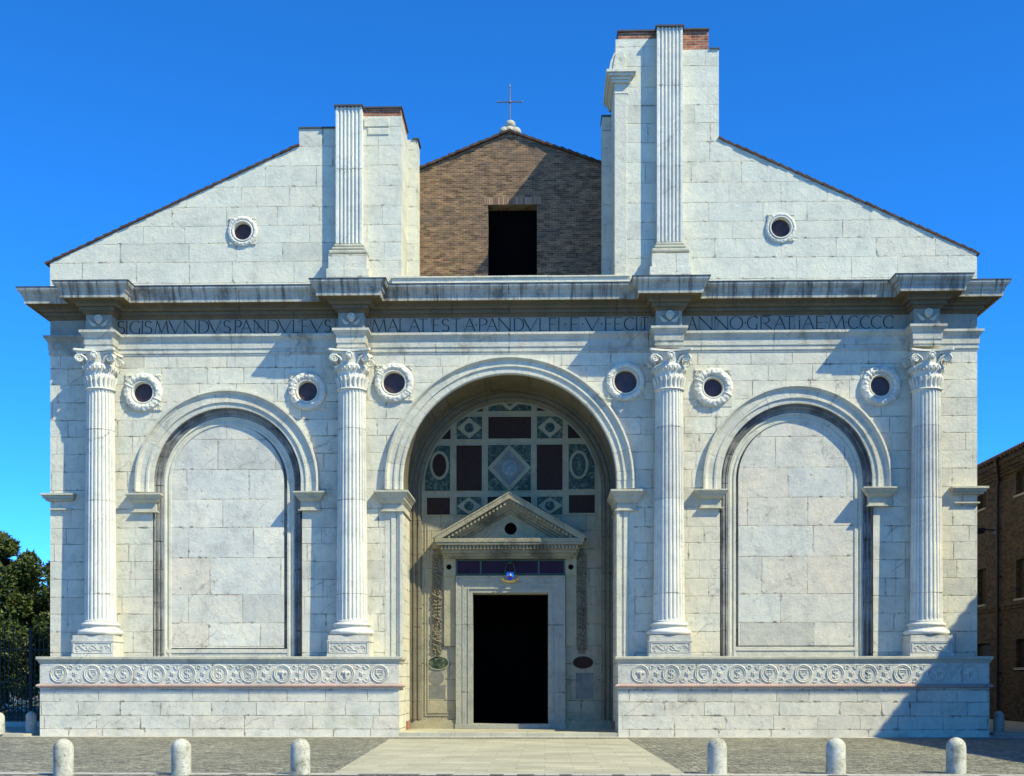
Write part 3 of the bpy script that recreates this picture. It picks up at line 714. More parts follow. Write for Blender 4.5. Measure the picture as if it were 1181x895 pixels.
    for k in range(22):       # eggs and darts
        a = 2*PI*(k+.5)/22; ca, sa = math.cos(a), math.sin(a)
        if sa > .5: continue
        m.ell((xc+.515*ca, YC+.515*sa, zc0+.52*Hc), .038, .038, .06, 8, 5)
        a2 = a+PI/22; m.tube([(xc+.53*math.cos(a2), YC+.53*math.sin(a2), zc0+.45*Hc), (xc+.545*math.cos(a2), YC+.545*math.sin(a2), zc0+.60*Hc)], .012, 4)
    cap = m.build('capital', M['carve'], church, smooth=True)
    for a in (-PI/4, -3*PI/4): m = MB(); voluted(m, xc+.70*math.cos(a), YC+.66*math.sin(a), zc0+.76*Hc, -.35 if a > -PI/2 else -PI+.35, .135); m.build('volute', M['carve'], cap, smooth=True)
    for sx in (-1, 1): m = MB(); voluted(m, xc+sx*.55, YC+.15, zc0+.74*Hc, 0 if sx > 0 else PI, .12); m.build('volute', M['carve'], cap, smooth=True)
    m = MB()
    # dolphins / stems rising to the scrolls
    for a in (-PI/4, -3*PI/4):
        m = MB()
        for off in (-.35, .35):
            aa = a+off; m.tube([(xc+.46*math.cos(aa), YC+.46*math.sin(aa), zc0+.6*Hc), (xc+.56*math.cos(a+off*.6), YC+.56*math.sin(a+off*.6), zc0+.78*Hc), (xc+.68*math.cos(a+off*.2), YC+.66*math.sin(a+off*.2), zc0+.86*Hc)], [.03, .045, .04], 6)
        m.build('scroll_stems', M['carve'], cap, smooth=True)
    # abacus with hollow sides
    m = MB(); cr = [(-.62, .30), (-.70, -.60)]
    pts = [(xc-.60, .0), (xc-.50, YC-.25)]
    pl = []
    A = .66; B = .50
    def side(p, q_, bow, nx, ny):
        return [(p[0]+(q_[0]-p[0])*k/8+nx*bow*math.sin(PI*k/8), p[1]+(q_[1]-p[1])*k/8+ny*bow*math.sin(PI*k/8)) for k in range(9)]
    c1, c2, c3, c4 = (xc-A+.05, .02), (xc-A, YC-.60), (xc+A, YC-.60), (xc+A-.05, .02)
    plan = side(c1, c2, .14, 1, 0) + side((c2[0]+.05, c2[1]-.04), (c3[0]-.05, c3[1]-.04), .16, 0, 1) + side(c3, c4, .14, -1, 0)
    m.prism_xy(plan, zc1-.06, zc1+.005); m.prism_xy([(xc+(p[0]-xc)*.90, p[1]*.90) for p in plan], zc1-.13, zc1-.061)
    m.build('abacus', M['carve'], cap, bevel=.008)
    m = MB(); head(m, xc, YC-.56, zc0+.80*Hc, 1.15); m.build('carved_head', M['carve'], cap, smooth=True)

# ---- entablature: mitred sweeps round the breaks over the columns
FB = -.60; HB = .395
def epath(yb_=0.0, hb=HB, fb=FB):
    p = [(WL, 30), (WL, 0)]
    for ci, pc in enumerate(cols):
        x = ux(pc - .4 + (ci-1.5)*.2, -.5)
        p += [(x-hb, 0), (x-hb, fb), (x+hb, fb), (x+hb, 0)]
    return p + [(WR, 0), (WR, 30)]
EP = epath()
m = MB(); m.sweep_plan(EP, [(-.3, Z_AR0), (.02, Z_AR0), (.02, Z_AR0+.045), (.045, Z_AR0+.06), (.045, Z_AR0+.10), (.025, Z_AR0+.11), (.03, Z_AR0+.20), (.055, Z_AR0+.205), (.06, Z_AR0+.43), (.10, Z_AR0+.47), (.105, Z_AR0+.50), (.15, Z_AR0+.55), (.17, Z_AR0+.56), (.17, Z_FR0), (-.1, Z_FR0+.005)], cap=False)
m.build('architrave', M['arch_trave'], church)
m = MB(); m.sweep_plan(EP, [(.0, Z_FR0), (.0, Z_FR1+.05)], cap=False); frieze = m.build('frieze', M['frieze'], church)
zz = Z_FR1
CP = [(-.1, zz-.0), (.03, zz), (.04, zz+.03), (.09, zz+.07), (.09, zz+.10), (.15, zz+.10), (.16, zz+.20), (.15, zz+.215), (.22, zz+.22), (.265, zz+.27), (.27, zz+.30), (.31, zz+.30), (.315, zz+.36), (.545, zz+.40), (.55, zz+.37), (.585, zz+.37), (.60, zz+.53), (.615, zz+.545), (.64, zz+.56), (.66, zz+.64), (.73, zz+.70), (.76, zz+.76), (.765, zz+.82), (.74, zz+.835), (.0, zz+.95)]
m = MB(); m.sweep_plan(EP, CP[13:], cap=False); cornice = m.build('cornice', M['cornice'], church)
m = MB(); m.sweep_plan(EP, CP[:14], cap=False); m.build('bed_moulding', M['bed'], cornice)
m = MB()   # ragged dark weathering lip of slates and lead along the top edge
def along(path, off, z):
    P_ = [Vector(p) for p in path]
    for i in range(1, len(P_)-2):
        d = P_[i+1]-P_[i]; L = d.length; d.normalize(); n_ = Vector((d.y, -d.x)); s0 = 0
        a0 = -off if i % 4 != 2 else -off*0
        yield P_[i], d, n_, L
# lead edge strip
m.sweep_plan(EP, [(.60, zz+.858), (.77, zz+.824), (.785, zz+.826), (.785, zz+.848), (.60, zz+.875)], cap=False)
m.build('lead_edge', M['leadcap'], cornice)
# winged heads on the frieze breaks
for ci, pc in enumerate(cols):
    x = ux(pc - .4 + (ci-1.5)*.2, -.5); m = MB(); zc = (Z_FR0+Z_FR1)/2+.02
    head(m, x+.02, FB-.055, zc+.05, 1.25)
    for sx in (-1, 1):
        for k in range(3):
            m.tube([(x+sx*.07, FB-.01, zc-.09), (x+sx*(.16+.02*k), FB-.045, zc-.13+.05*k), (x+sx*(.27+.02*k), FB-.02, zc-.05+.065*k)], [.018, .026, .01], 6)
    m.build('winged_head', M['smooth'], frieze, smooth=True)

# ---- inscription: Roman capitals with thick and thin strokes
GL = {'I': [((.5, 0), (.5, 1), 1)], 'L': [((.05, 0), (.05, 1), 1), ((.05, .0), (1, .0), .6)], 'E': [((.08, 0), (.08, 1), 1), ((.08, 0), (1, 0), .6), ((.08, .5), (.85, .5), .5), ((.08, 1), (1, 1), .6)],
      'F': [((.08, 0), (.08, 1), 1), ((.08, .5), (.85, .5), .5), ((.08, 1), (1, 1), .6)], 'T': [((.5, 0), (.5, 1), 1), ((0, 1), (1, 1), .6)],
      'A': [((0, 0), (.5, 1), .6), ((.5, 1), (1, 0), 1.1), ((.2, .38), (.8, .38), .5)], 'V': [((0, 1), (.5, 0), 1.1), ((.5, 0), (1, 1), .6)],
      'N': [((.04, 0), (.04, 1), .6), ((.04, 1), (.96, 0), 1.1), ((.96, 0), (.96, 1), .7)], 'M': [((.0, 0), (.14, 1), .6), ((.14, 1), (.5, .05), 1), ((.5, .05), (.86, 1), .6), ((.86, 1), (1, 0), 1.1)]}
def arcs(cx_, cz_, rx, rz, a0, a1, n=14): return [(cx_+rx*math.cos(R(a0+(a1-a0)*k/n)), cz_+rz*math.sin(R(a0+(a1-a0)*k/n))) for k in range(n+1)]
CV = {'C': [arcs(.62, .5, .6, .5, 50, 310)], 'G': [arcs(.6, .5, .58, .5, 50, 300), [(.92, .02), (.92, .42)]], 'O': [arcs(.5, .5, .5, .5, 0, 360, 22)],
      'D': [[(.05, 0), (.05, 1)], [(.05, 1), (.35, 1)]+arcs(.38, .5, .6, .5, 85, -85)+[(.05, 0)]], 'P': [[(.05, 0), (.05, 1)], [(.05, 1)]+arcs(.45, .74, .5, .26, 90, -90)+[(.05, .48)]],
      'R': [[(.05, 0), (.05, 1)], [(.05, 1)]+arcs(.4, .74, .4, .26, 90, -90)+[(.05, .48)], [(.38, .48), (1, 0)]],
      'S': [[(.88, .86)]+arcs(.5, .75, .42, .25, 60, 250, 10)+[(.5, .5)]+arcs(.5, .25, .46, .25, 70, -140, 10)+[(.04, .10)]]}
INS = [('.', 133), ('S', 135.8, 144), ('I', 145, 147.5), ('G', 149.8, 161.8), ('I', 163, 165.4), ('S', 167, 175.4), ('M', 179, 194), ('V', 195, 209), ('N', 211.8, 226.2), ('D', 229, 241), ('V', 240.6, 255), ('S', 257.7, 266),
       ('P', 271, 278.5), ('A', 278, 290), ('N', 292.7, 306.3), ('D', 308.6, 321), ('V', 321, 336), ('L', 338, 345.7), ('F', 348, 355), ('V', 358, 373), ('S', 374.5, 381.5),
       ('.', 424.7), ('M', 429.4, 445), ('A', 447.4, 459), ('L', 461, 468.7), ('A', 471.7, 484), ('T', 482.8, 493), ('E', 499.6, 506.6), ('S', 509.8, 518), ('T', 520.7, 531.7), ('A', 535.6, 548), ('.', 549.4), ('P', 552.8, 562), ('A', 562, 573.5),
       ('N', 574.8, 589), ('D', 592.8, 604), ('V', 603.6, 619.8), ('L', 622.4, 630.7), ('F', 633.4, 641), ('I', 643, 646), ('.', 652), ('F', 658, 666.4), ('.', 672), ('V', 675, 690.7), ('.', 693.9), ('F', 698, 706), ('E', 708.5, 717), ('C', 720, 731), ('I', 733, 735.5), ('T', 739.5, 747.5),
       ('A', 793.9, 803.4), ('N', 805.7, 821.8), ('N', 824, 839.9), ('O', 842, 856.4), ('.', 859.6), ('G', 861.8, 873.9), ('R', 877, 889.8), ('A', 893, 905.7), ('T', 905, 916), ('i', 920.5, 923.5), ('A', 926.3, 938.3), ('E', 941.3, 950.4), ('.', 953.8),
       ('M', 956, 973.9), ('.', 975.8), ('C', 978.3, 989), ('C', 992.3, 1003), ('C', 1004.6, 1016.3), ('C', 1018.7, 1030.2)]
m = MB(); LZ0, LZ1 = Z_FR0+.075, Z_FR1-.035; LH = LZ1-LZ0; SW = .036
def stroke(p, q, w):
    p = Vector(p); q = Vector(q); d = (q-p); L = d.length
    if L < 1e-6: return
    d /= L; n_ = Vector((-d.y, d.x))*w/2; p = p-d*w*.3; q = q+d*w*.3
    m.prism_xz([tuple(p-n_), tuple(q-n_), tuple(q+n_), tuple(p+n_)], -.004, .004, back=False)
for it in INS:
    if it[1] in (424.7, 793.9): m.build('inscription', M['letter'], frieze); m = MB()
    ch = it[0]
    if ch == '.':
        x = ux(it[1]); zc = LZ0+LH*.5; m.prism_xz([(x-.03, zc), (x, zc-.03), (x+.03, zc), (x, zc+.03)], -.004, .004, back=False); continue
    x0, x1 = ux(it[1]), ux(it[2]); w_ = x1-x0; hgt = LH
    if ch == 'i': ch = 'I'; hgt = LH*.72; m.prism_xz([((x0+x1)/2-.03, LZ1-.03), ((x0+x1)/2, LZ1-.06), ((x0+x1)/2+.03, LZ1-.03), ((x0+x1)/2, LZ1)], -.004, .004, back=False)
    if ch in GL:
        for a, b, k in GL[ch]: stroke((x0+a[0]*w_, LZ0+a[1]*hgt), (x0+b[0]*w_, LZ0+b[1]*hgt), SW*k*.9)
        # serifs on vertical stems
        for a, b, k in GL[ch]:
            if abs(a[0]-b[0]) < .01: 
                for e in (a, b): stroke((x0+e[0]*w_-.03, LZ0+e[1]*hgt), (x0+e[0]*w_+.03, LZ0+e[1]*hgt), .014)
    else:
        for pl_ in CV[ch]:
            n_ = len(pl_)
            for k in range(n_-1):
                a, b = pl_[k], pl_[k+1]; dx, dz = (b[0]-a[0])*w_, (b[1]-a[1])*hgt
                th = .45+.65*abs(dz)/(math.hypot(dx, dz)+1e-6)
                stroke((x0+a[0]*w_, LZ0+a[1]*hgt), (x0+b[0]*w_, LZ0+b[1]*hgt), SW*th*.9)
stroke((ux(870.5), LZ1+.015), (ux(873.5), LZ1-.02), .025); stroke((ux(880), LZ1+.03), (ux(889), LZ1+.018), .022)
m.build('inscription', M['letter'], frieze)

# ================================================================== UPPER STOREY
ZU = 13.80                     # base of the upper walls, hidden by the cornice slope
def P2(px, py, Y=0.0): return U(px, py, Y)
YU = .0
# left wing with its oculus
m = MB(); x, z = U(280, 267); 
m.prism_xz([(WL, ZU), (ux(345), ZU), P2(345, 168), P2(57.6, 303.5)], YU, 1.0, [circ(x, z, (10.2+3)/37)], back=True)
wing1 = m.build('wing_wall', M['upper'], church)
m = MB(); x, z = U(900.3, 263)
m.prism_xz([(ux(829), ZU), (WR, ZU), P2(1126.5, 292), P2(829, 160)], YU, 1.0, [circ(x, z, (11+3)/37)], back=True)
wing2 = m.build('wing_wall', M['upper'], church)
for a in ocu: oculus(*a)
# tile edges of the wings: rows of curved tiles seen end on
def tiles(p, q, Y0, Y1, name, parent, n, over=.05, th=.07):
    m = MB(); p = Vector(p); q = Vector(q); d = (q-p); L = d.length; d /= L; nrm = Vector((-d.y, d.x))
    if nrm.y < 0: nrm = -nrm
    st = L/n
    rows = max(3, int((Y1-Y0)/.22))
    for i in range(n):
        a = p+d*(st*i-.03)+nrm*(.012 + random.uniform(-.006, .008)); b = p+d*(st*(i+1)+.02)+nrm*(-.035+.03)
        yo = random.uniform(-.02, .02)
        pts = [a, b, b+nrm*th*.7, a+nrm*th]
        m.prism_xz([tuple(v_) for v_ in pts], Y0-over+yo, Y0+.12, back=True)
        m.prism_xz([tuple(v_) for v_ in pts], Y0+.13, Y1, back=True)
    return m.build(name, M['tile'], parent)
e1, e2 = P2(53.5, 305), P2(345, 168.3); tiles(e1, e2, YU, 30, 'aisle_roof', church, 30)
e1, e2 = P2(829, 160.5), P2(1129, 293.5); tiles(e1, e2, YU, 30, 'aisle_roof', church, 30)
# left pier
m = MB()
m.box(ux(345), ux(387), YU, 1.8, ZU, uz(146)); m.box(ux(387), ux(463), YU, 1.8, ZU, uz(134, 0, 440))
pier1 = m.build('pier', M['upper'], church)
m = MB(); m.box(ux(345)-.02, ux(387), YU-.04, 1.8, uz(146), uz(146)+.05); m.box(ux(388), ux(463)+.03, YU-.05, 1.84, uz(125, 0, 440), uz(125, 0, 440)+.045)
m.box(ux(469)-.01, ux(481.6, 1.8)+.05, 1.76, 2.5, uz(160, 1.8), uz(160, 1.8)+.05)
m.build('cap_slab', M['leadcap'], pier1)
m = MB(); m.box(ux(418), ux(462.5), YU+.02, 1.8, uz(134, 0, 440), uz(125, 0, 440)); m.build('brick_cap', M['brick_red'], pier1)
m = MB(); m.box(ux(420), ux(449), -.045, .01, uz(145), uz(134.5)); m.box(ux(424), ux(449), -.03, .01, uz(154), uz(146)); m.build('cut_string_course', M['smooth'], pier1, bevel=.02)
m = MB(); m.box(ux(455, 1.8), ux(479.5, 1.8), 1.8, 2.5, ZU-.3, uz(160, 1.8)); m.box(ux(479.5, 1.8), ux(481.6, 1.8), 1.83, 2.5, ZU-.3, uz(160, 1.8)-.004); m.build('inner_pier', M['upper'], pier1)
# right pier
m = MB()
m.box(ux(710), ux(757), YU, 1.8, ZU, uz(47)); m.box(ux(757), ux(829), YU, 1.8, ZU, uz(60))
pier2 = m.build('pier', M['upper'], church)
m = MB(); m.box(ux(713), ux(757), YU+.02, 1.8, uz(47), uz(38.5)); m.box(ux(757), ux(817.3), YU+.03, 1.8, uz(60), uz(37.5)); m.build('brick_cap', M['brick_red'], pier2)
m = MB(); m.box(ux(712), ux(757), YU-.04, 1.84, uz(38.5), uz(38.5)+.05); m.box(ux(757), ux(818), YU-.04, 1.84, uz(37.5), uz(37.5)+.05); m.box(ux(818.3), ux(829.7), YU-.05, 1.84, uz(60), uz(60)+.04)
m.box(ux(693.5, 1.8), ux(706, 1.8), 1.76, 2.5, uz(136, 1.8), uz(136, 1.8)+.05)
m.build('cap_slab', M['leadcap'], pier2)
m = MB(); m.box(ux(694.5, 1.8), ux(712, 1.8), 1.8, 2.5, ZU-.3, uz(136, 1.8)); m.build('inner_pier', M['upper'], pier2)
# springing of the arch that was never built: capital moulding and first voussoirs on the right pier
m = MB(); xs0 = ux(710)
zt = uz(79, -.3, 715)
for (pj, d0, d1) in ((.30, 0, .09), (.24, .09, .17), (.16, .171, .26), (.12, .261, .34), (.05, .62, .66)):
    xr = ux(733)-(.30-pj)*.9
    m.box(xs0-pj, xr, -pj, 2.0, zt-d1, zt-d0)
m.box(xs0-.035, ux(723), -.035, 1.81, ZU, zt-.34)
m.build('springer_cornice', M['smooth'], pier2, bevel=.01)
m = MB(); zq = zt
pts = [(xs0-.22, zq), (xs0+.30, zq), (xs0+.30, zq+.30), (xs0+.24, zq+.66), (xs0-.06, zq+.56), (xs0-.17, zq+.3)]
m.prism_xz(pts, -.13, 1.9); m.prism_xz([(xs0-.10, zq), (xs0+.02, zq), (xs0+.04, zq+.3), (xs0+.10, zq+.58), (xs0-.0, zq+.54), (xs0-.06, zq+.3)], -.17, -.12)
m.build('arch_springer', M['smooth'], pier2, bevel=.01)
# fluted pilasters and their pedestals
def pilaster(l, r_, ytop, ybot, base, ped, parent):
    x0, x1 = ux(l, -.3), ux(r_, -.3); YF = -.32; n = 6; w_ = (x1-x0); mg = .05; fw = (w_-2*mg)/n; pts = [(x1, .02), (x0, .02), (x0, YF)]
    plan = [(x0, YF)]
    for i in range(n):
        a = x0+mg+fw*i+fw*.14; b = x0+mg+fw*(i+1)-fw*.14
        plan += [(a + (b-a)*k/6, YF+.055*math.sin(PI*k/6)**.7 if 0 < k < 6 else YF) for k in range(7)]
    plan += [(x1, YF), (x1, .01), (x0, .01)]
    zt_, zb_ = uz(ytop, -.3, l), uz(ybot, -.3, l)
    m = MB(); m.prism_xy(plan, zb_, zt_-.0); o = m.build('pilaster', M['shaft'], church)
    m = MB(); m.box(x0-.05, x1+.05, YF-.06, .01, zt_, zt_+.05); m.build('cap_slab', M['leadcap'], o)
    m = MB()
    for (bl, br, ya, yb2, pj) in base: m.box(ux(bl, -.4), ux(br, -.4), YF-pj, .01, uz(yb2, -.4, bl), uz(ya, -.4, bl))
    m.build('pilaster_base', M['impost'], o, bevel=.035)
    m = MB(); (pl_, pr2, ya) = ped; xa, xb = ux(pl_, -.5), ux(pr2, -.5); za = uz(ya, -.5, pl_)
    m.box(xa+.06, xb-.06, -.48, .01, ZU+.02, za); m.box(xa, xb, -.50, .01, ZU+.02, (ZU+za)/2+.1)
    m.build('pilaster_pedestal', M['upper'], o, bevel=.012)
pilaster(387.3, 417.3, 123.5, 281, [(384.5, 420, 281, 284.5, .06), (382, 420.5, 284.7, 288, .09), (379, 424, 288.7, 293, .13)], (376, 425.5, 293.2), pier1)
pilaster(757.8, 787.3, 31.6, 279, [(756, 790, 279, 282, .06), (754.5, 791.5, 282.2, 286, .09), (751.7, 795.5, 286.6, 291, .13)], (749.5, 797.5, 291.3), pier2)
# low parapet between the piers
m = MB(); x0, x1 = ux(452, -.12), ux(725, -.12); zt = uz(318.3, -.12)
m.box(x0, x1, -.12, .5, ZU-.2, zt-.05); xx = x0-.04
while xx < x1:
    L = random.uniform(1.0, 1.5); m.box(xx+.006, min(xx+L, x1+.04)-.006, -.17, .55, zt-.05, zt+random.uniform(-.006, .006)); xx += L
m.build('parapet', M['smooth'], church, bevel=.006)
# brick nave gable with its square window
YG = 2.5
gx0, gx1 = ux(470, YG), ux(706, YG); ap = P2(587, 153, YG); el = P2(481, 197.5, YG); er = P2(694, 190, YG)
k1 = (ap[1]-el[1])/(ap[0]-el[0]); k2 = (ap[1]-er[1])/(er[0]-ap[0])
wl, wr, wt_, wb = ux(562.8, YG), ux(619.3, YG), uz(236, YG), uz(316, YG)
m = MB(); m.prism_xz([(gx0-2, 12.5), (gx1+2, 12.5), (gx1+2, ap[1]-k2*(gx1+2-ap[0])), ap, (gx0-2, ap[1]-k1*(ap[0]-gx0+2))], YG, YG+.6, [[(wl, wb-.1), (wr, wb-.1), (wr, wt_), (wl, wt_)]])
gable = m.build('gable_wall', M['brick'], church)
m = MB(); xx = wl-.12
while xx < wr+.1: m.box(xx, xx+.062, YG-.012, YG+.2, wt_+.003, wt_+.24); xx += .075
m.build('brick_lintel', M['lintel'] if 'lintel' in M else M['brick'], gable)
m = MB(); m.box(wl-.3, wr+.3, YG+.55, YG+.7, wb-.3, wt_+.3)
wd = m.build('window', M['black'], gable)
m = MB()
for k in range(1, 5): x = wl+(wr-wl)*k/5; m.box(x-.006, x+.006, YG+.3, YG+.31, wb-.1, wt_)
for k in range(1, 6): z = wb+(wt_-wb)*k/6; m.box(wl, wr, YG+.33, YG+.34, z-.006, z+.006)
m.build('window_grille', M['black'], gable)
tiles((gx0-2, ap[1]-k1*(ap[0]-gx0+2)+.01), (ap[0], ap[1]+.01), YG, 32, 'nave_roof', church, 22, .10, .08)
tiles((ap[0], ap[1]+.01), (gx1+2, ap[1]-k2*(gx1+2-ap[0])+.01), YG, 32, 'nave_roof', church, 22, .10, .08)
m = MB(); m.box(gx0-2, gx0-1.5, YG+.6, 32, 12.5, ap[1]-k1*(ap[0]-gx0+2)-.05); m.box(gx1+1.5, gx1+2, YG+.6, 32, 12.5, ap[1]-k2*(gx1+2-ap[0])-.05); m.box(ux(452), ux(726), .4, YG, ZU-.3, ZU-.1)
m.build('nave_wall', M['brick'], church)
# stone balls and iron cross on the ridge
m = MB(); s = 42.5/FPX; cx_, cz_ = U(587.8, 152, YG)
for dx, dz, r in ((-.17, .06, .19), (.19, .05, .19), (.02, .30, .17), (.0, .08, .2)): m.ell((cx_+dx, YG+.15, cz_+dz), r, r, r*.85, 14, 9)
cr = m.build('cross_base', M['impost'], church, smooth=True)
m = MB(); zt = uz(97.5, YG); za = uz(115.2, YG); m.tube([(cx_, YG+.15, cz_+.35), (cx_, YG+.15, zt+.05)], .022, 8); m.tube([(cx_-.40, YG+.15, za), (cx_+.40, YG+.15, za)], .022, 8)
m.ell((cx_, YG+.15, za), .05, .05, .06, 8, 6); m.ell((cx_, YG+.15, zt), .028, .028, .09, 8, 6)
for q in (-.4, .4): m.ell((cx_+q, YG+.15, za), .035, .03, .035, 8, 6)
m.build('iron_cross', M['lead'], cr, smooth=True)

# ================================================================== PORTAL INTERIOR
YB = 2.2
dl, dr, dt = ux(545, YB), ux(632, YB), uz(685, YB); FLZ = .12
m = MB(); PB = [(PXC-PHW-.3, FLZ-.05), (dl, FLZ-.05), (dl, dt), (ux(545, YB), dt)]
fl_, fr_, ft0, ft1 = ux(526, YB), ux(651.5, YB), uz(663, YB), uz(645, YB)
bo = [(PXC-PHW-.2, 0), (dl, 0), (dl, dt), (dr, dt), (dr, 0), (PXC+PHW+.2, 0), (PXC+PHW+.2, PZC)] + [(PXC+(PHW+.2)*math.cos(PI*k/40), PZC+(PHW+.2)*math.sin(PI*k/40)) for k in range(1, 41)]
m.prism_xz(bo, YB, YB+.5, back=True)
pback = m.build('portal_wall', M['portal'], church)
# stepped mouldings round the whole recess
m = MB(); h_ = PHW
m.arch(PXC, PZC, FLZ+.30, [(h_+.01, 2.0), (h_-.05, 2.0), (h_-.07, 2.05), (h_-.11, 2.06), (h_-.12, 2.01), (h_-.18, 2.01), (h_-.20, 2.09), (h_-.24, 2.10), (h_-.27, 2.06), (h_-.33, 2.07), (h_-.36, 2.13), (h_-.38, 2.14), (h_-.385, 2.2)], 72)
m.build('recess_moulding', M['crust2'] if 'crust2' in M else M['soffit'], pback, smooth=True)
m = MB()
for (xa, xb) in ((PXC-PHW, ux(525.8, 2.1)), (ux(652, 2.1), PXC+PHW)):
    m.box(xa, xb, 2.02, 2.2, FLZ, FLZ+.10); m.box(xa+.0, xb, 2.06, 2.2, FLZ+.10, FLZ+.20); m.box(xa, xb, 2.09, 2.2, FLZ+.20, FLZ+.28)
    # inner panel fillet
    L_ = xa < 0
    x_in = xa+.48 if L_ else xb-.48; x_out = xb if L_ else xa
    sg = 1 if L_ else -1
    for off, pj in ((0, .03), (.09, .025)):
        m.box(x_in+sg*off, x_in+sg*(off+.035), YB-pj, YB, FLZ+.42+off, 7.12); m.box(x_in+sg*(off+.035), x_out, YB-pj, YB, FLZ+.42+off, FLZ+.455+off)
m.build('base_moulding', M['portal_trim'], pback)
# lunette with inlaid panels
LR = PHW-.40; LZB = uz(594.5, YB)
def clip(poly, xc, zc, r):
    # keep inside the arch: circle above zc
    outp = []
    n_ = len(poly); dense = []
    for i in range(n_):
        a, b = poly[i], poly[(i+1) % n_]
        for k in range(16): dense.append((a[0]+(b[0]-a[0])*k/16, a[1]+(b[1]-a[1])*k/16))
    res = []
    for p in dense:
        dx, dz = p[0]-xc, p[1]-zc
        if dz > 0 and math.hypot(dx, dz) > r:
            q = r/math.hypot(dx, dz)
            # slide towards the cell's own centre until inside the circle
            cx0 = sum(v_[0] for v_ in poly)/n_; cz0 = sum(v_[1] for v_ in poly)/n_
            bx, bz = cx0, cz0
            if math.hypot(bx-xc, bz-zc) > r:   # centre outside: use the corner nearest the arch centre
                bx, bz = min(poly, key=lambda v_: math.hypot(v_[0]-xc, v_[1]-zc)); bx += (cx0-bx)*.05; bz += (cz0-bz)*.05
            lo, hi = 0, 1
            for _ in range(18):
                md = (lo+hi)/2; 
                if math.hypot(bx+(p[0]-bx)*md-xc, bz+(p[1]-bz)*md-zc) > r: hi = md
                else: lo = md
            p = (bx+(p[0]-bx)*lo, bz+(p[1]-bz)*lo)
        if not res or math.hypot(p[0]-res[-1][0], p[1]-res[-1][1]) > .004: res.append(p)
    return res
def offset_frame(mb, pts, w_, y0, y1):
    n_ = len(pts); cx0 = sum(p[0] for p in pts)/n_; cz0 = sum(p[1] for p in pts)/n_
    outp = []
    for i in range(n_):
        a, b, c = Vector(pts[i-1]), Vector(pts[i]), Vector(pts[(i+1) % n_])
        d1 = (b-a).normalized(); d2 = (c-b).normalized(); n1 = Vector((d1.y, -d1.x)); n2 = Vector((d2.y, -d2.x))
        if n1.dot(b-Vector((cx0, cz0))) < 0: n1 = -n1
        if n2.dot(b-Vector((cx0, cz0))) < 0: n2 = -n2
        nn = (n1+n2); nn = nn/(max(.5, 1+n1.dot(n2))); outp.append(b+nn*w_)
    inn = [mb.v(p[0], y0, p[1]) for p in pts]; ou = [mb.v(p.x, y0, p.y) for p in outp]; ib = [mb.v(p[0], y1, p[1]) for p in pts]; ob = [mb.v(p.x, y1, p.y) for p in outp]
    for i in range(n_):
        j = (i+1) % n_; mb.face([inn[i], inn[j], ou[j], ou[i]]); mb.face([inn[i], ib[i], ib[j], inn[j]]); mb.face([ou[i], ou[j], ob[j], ob[i]])
m = MB(); hl = LR+.02
m.prism_xz([(PXC-hl, LZB), (PXC+hl, LZB), (PXC+hl, PZC)] + [(PXC+hl*math.cos(PI*k/40), PZC+hl*math.sin(PI*k/40)) for k in range(1, 40)] + [(PXC-hl, PZC)], YB-.03, YB+.01)
lun = m.build('lunette', M['portal_trim'], church)
fm = MB()
YP = YB-.03
cells = [(492.3, 519, 573.7, 593.5, 'porphyry', 0), (526.6, 555.4, 573, 594, 'serp', 'd'), (562.3, 612.5, 573, 594, 'porphyry', 0), (619.5, 648.8, 573, 594, 'serp', 'd'), (656, 686, 571.3, 592, 'porphyry', 0),
         (490, 519.2, 513.6, 566, 'serp', 'e1'), (526.4, 555.8, 513.6, 566, 'porphyry', 0), (562.7, 612.3, 513.2, 566, 'serp', 'D'), (619, 648.8, 513, 565.5, 'porphyry', 0), (655.8, 686, 512.5, 564.5, 'serp', 'e2'),
         (490, 519.8, 480.5, 506.3, 'porphyry', 0), (526.6, 556, 480.5, 506.5, 'serp', 'd'), (563.2, 612.6, 480.8, 506, 'porphyry', 0), (619.3, 649, 480.5, 506, 'serp', 'd'), (655, 684, 480.5, 506, 'porphyry', 0),
         (540, 557, 464, 474.5, 'porphyry', 0), (563.2, 612.8, 463, 474.3, 'serp', 't'), (619.3, 634, 464, 474.3, 'porphyry', 0)]
def nearest(l, r_): return None
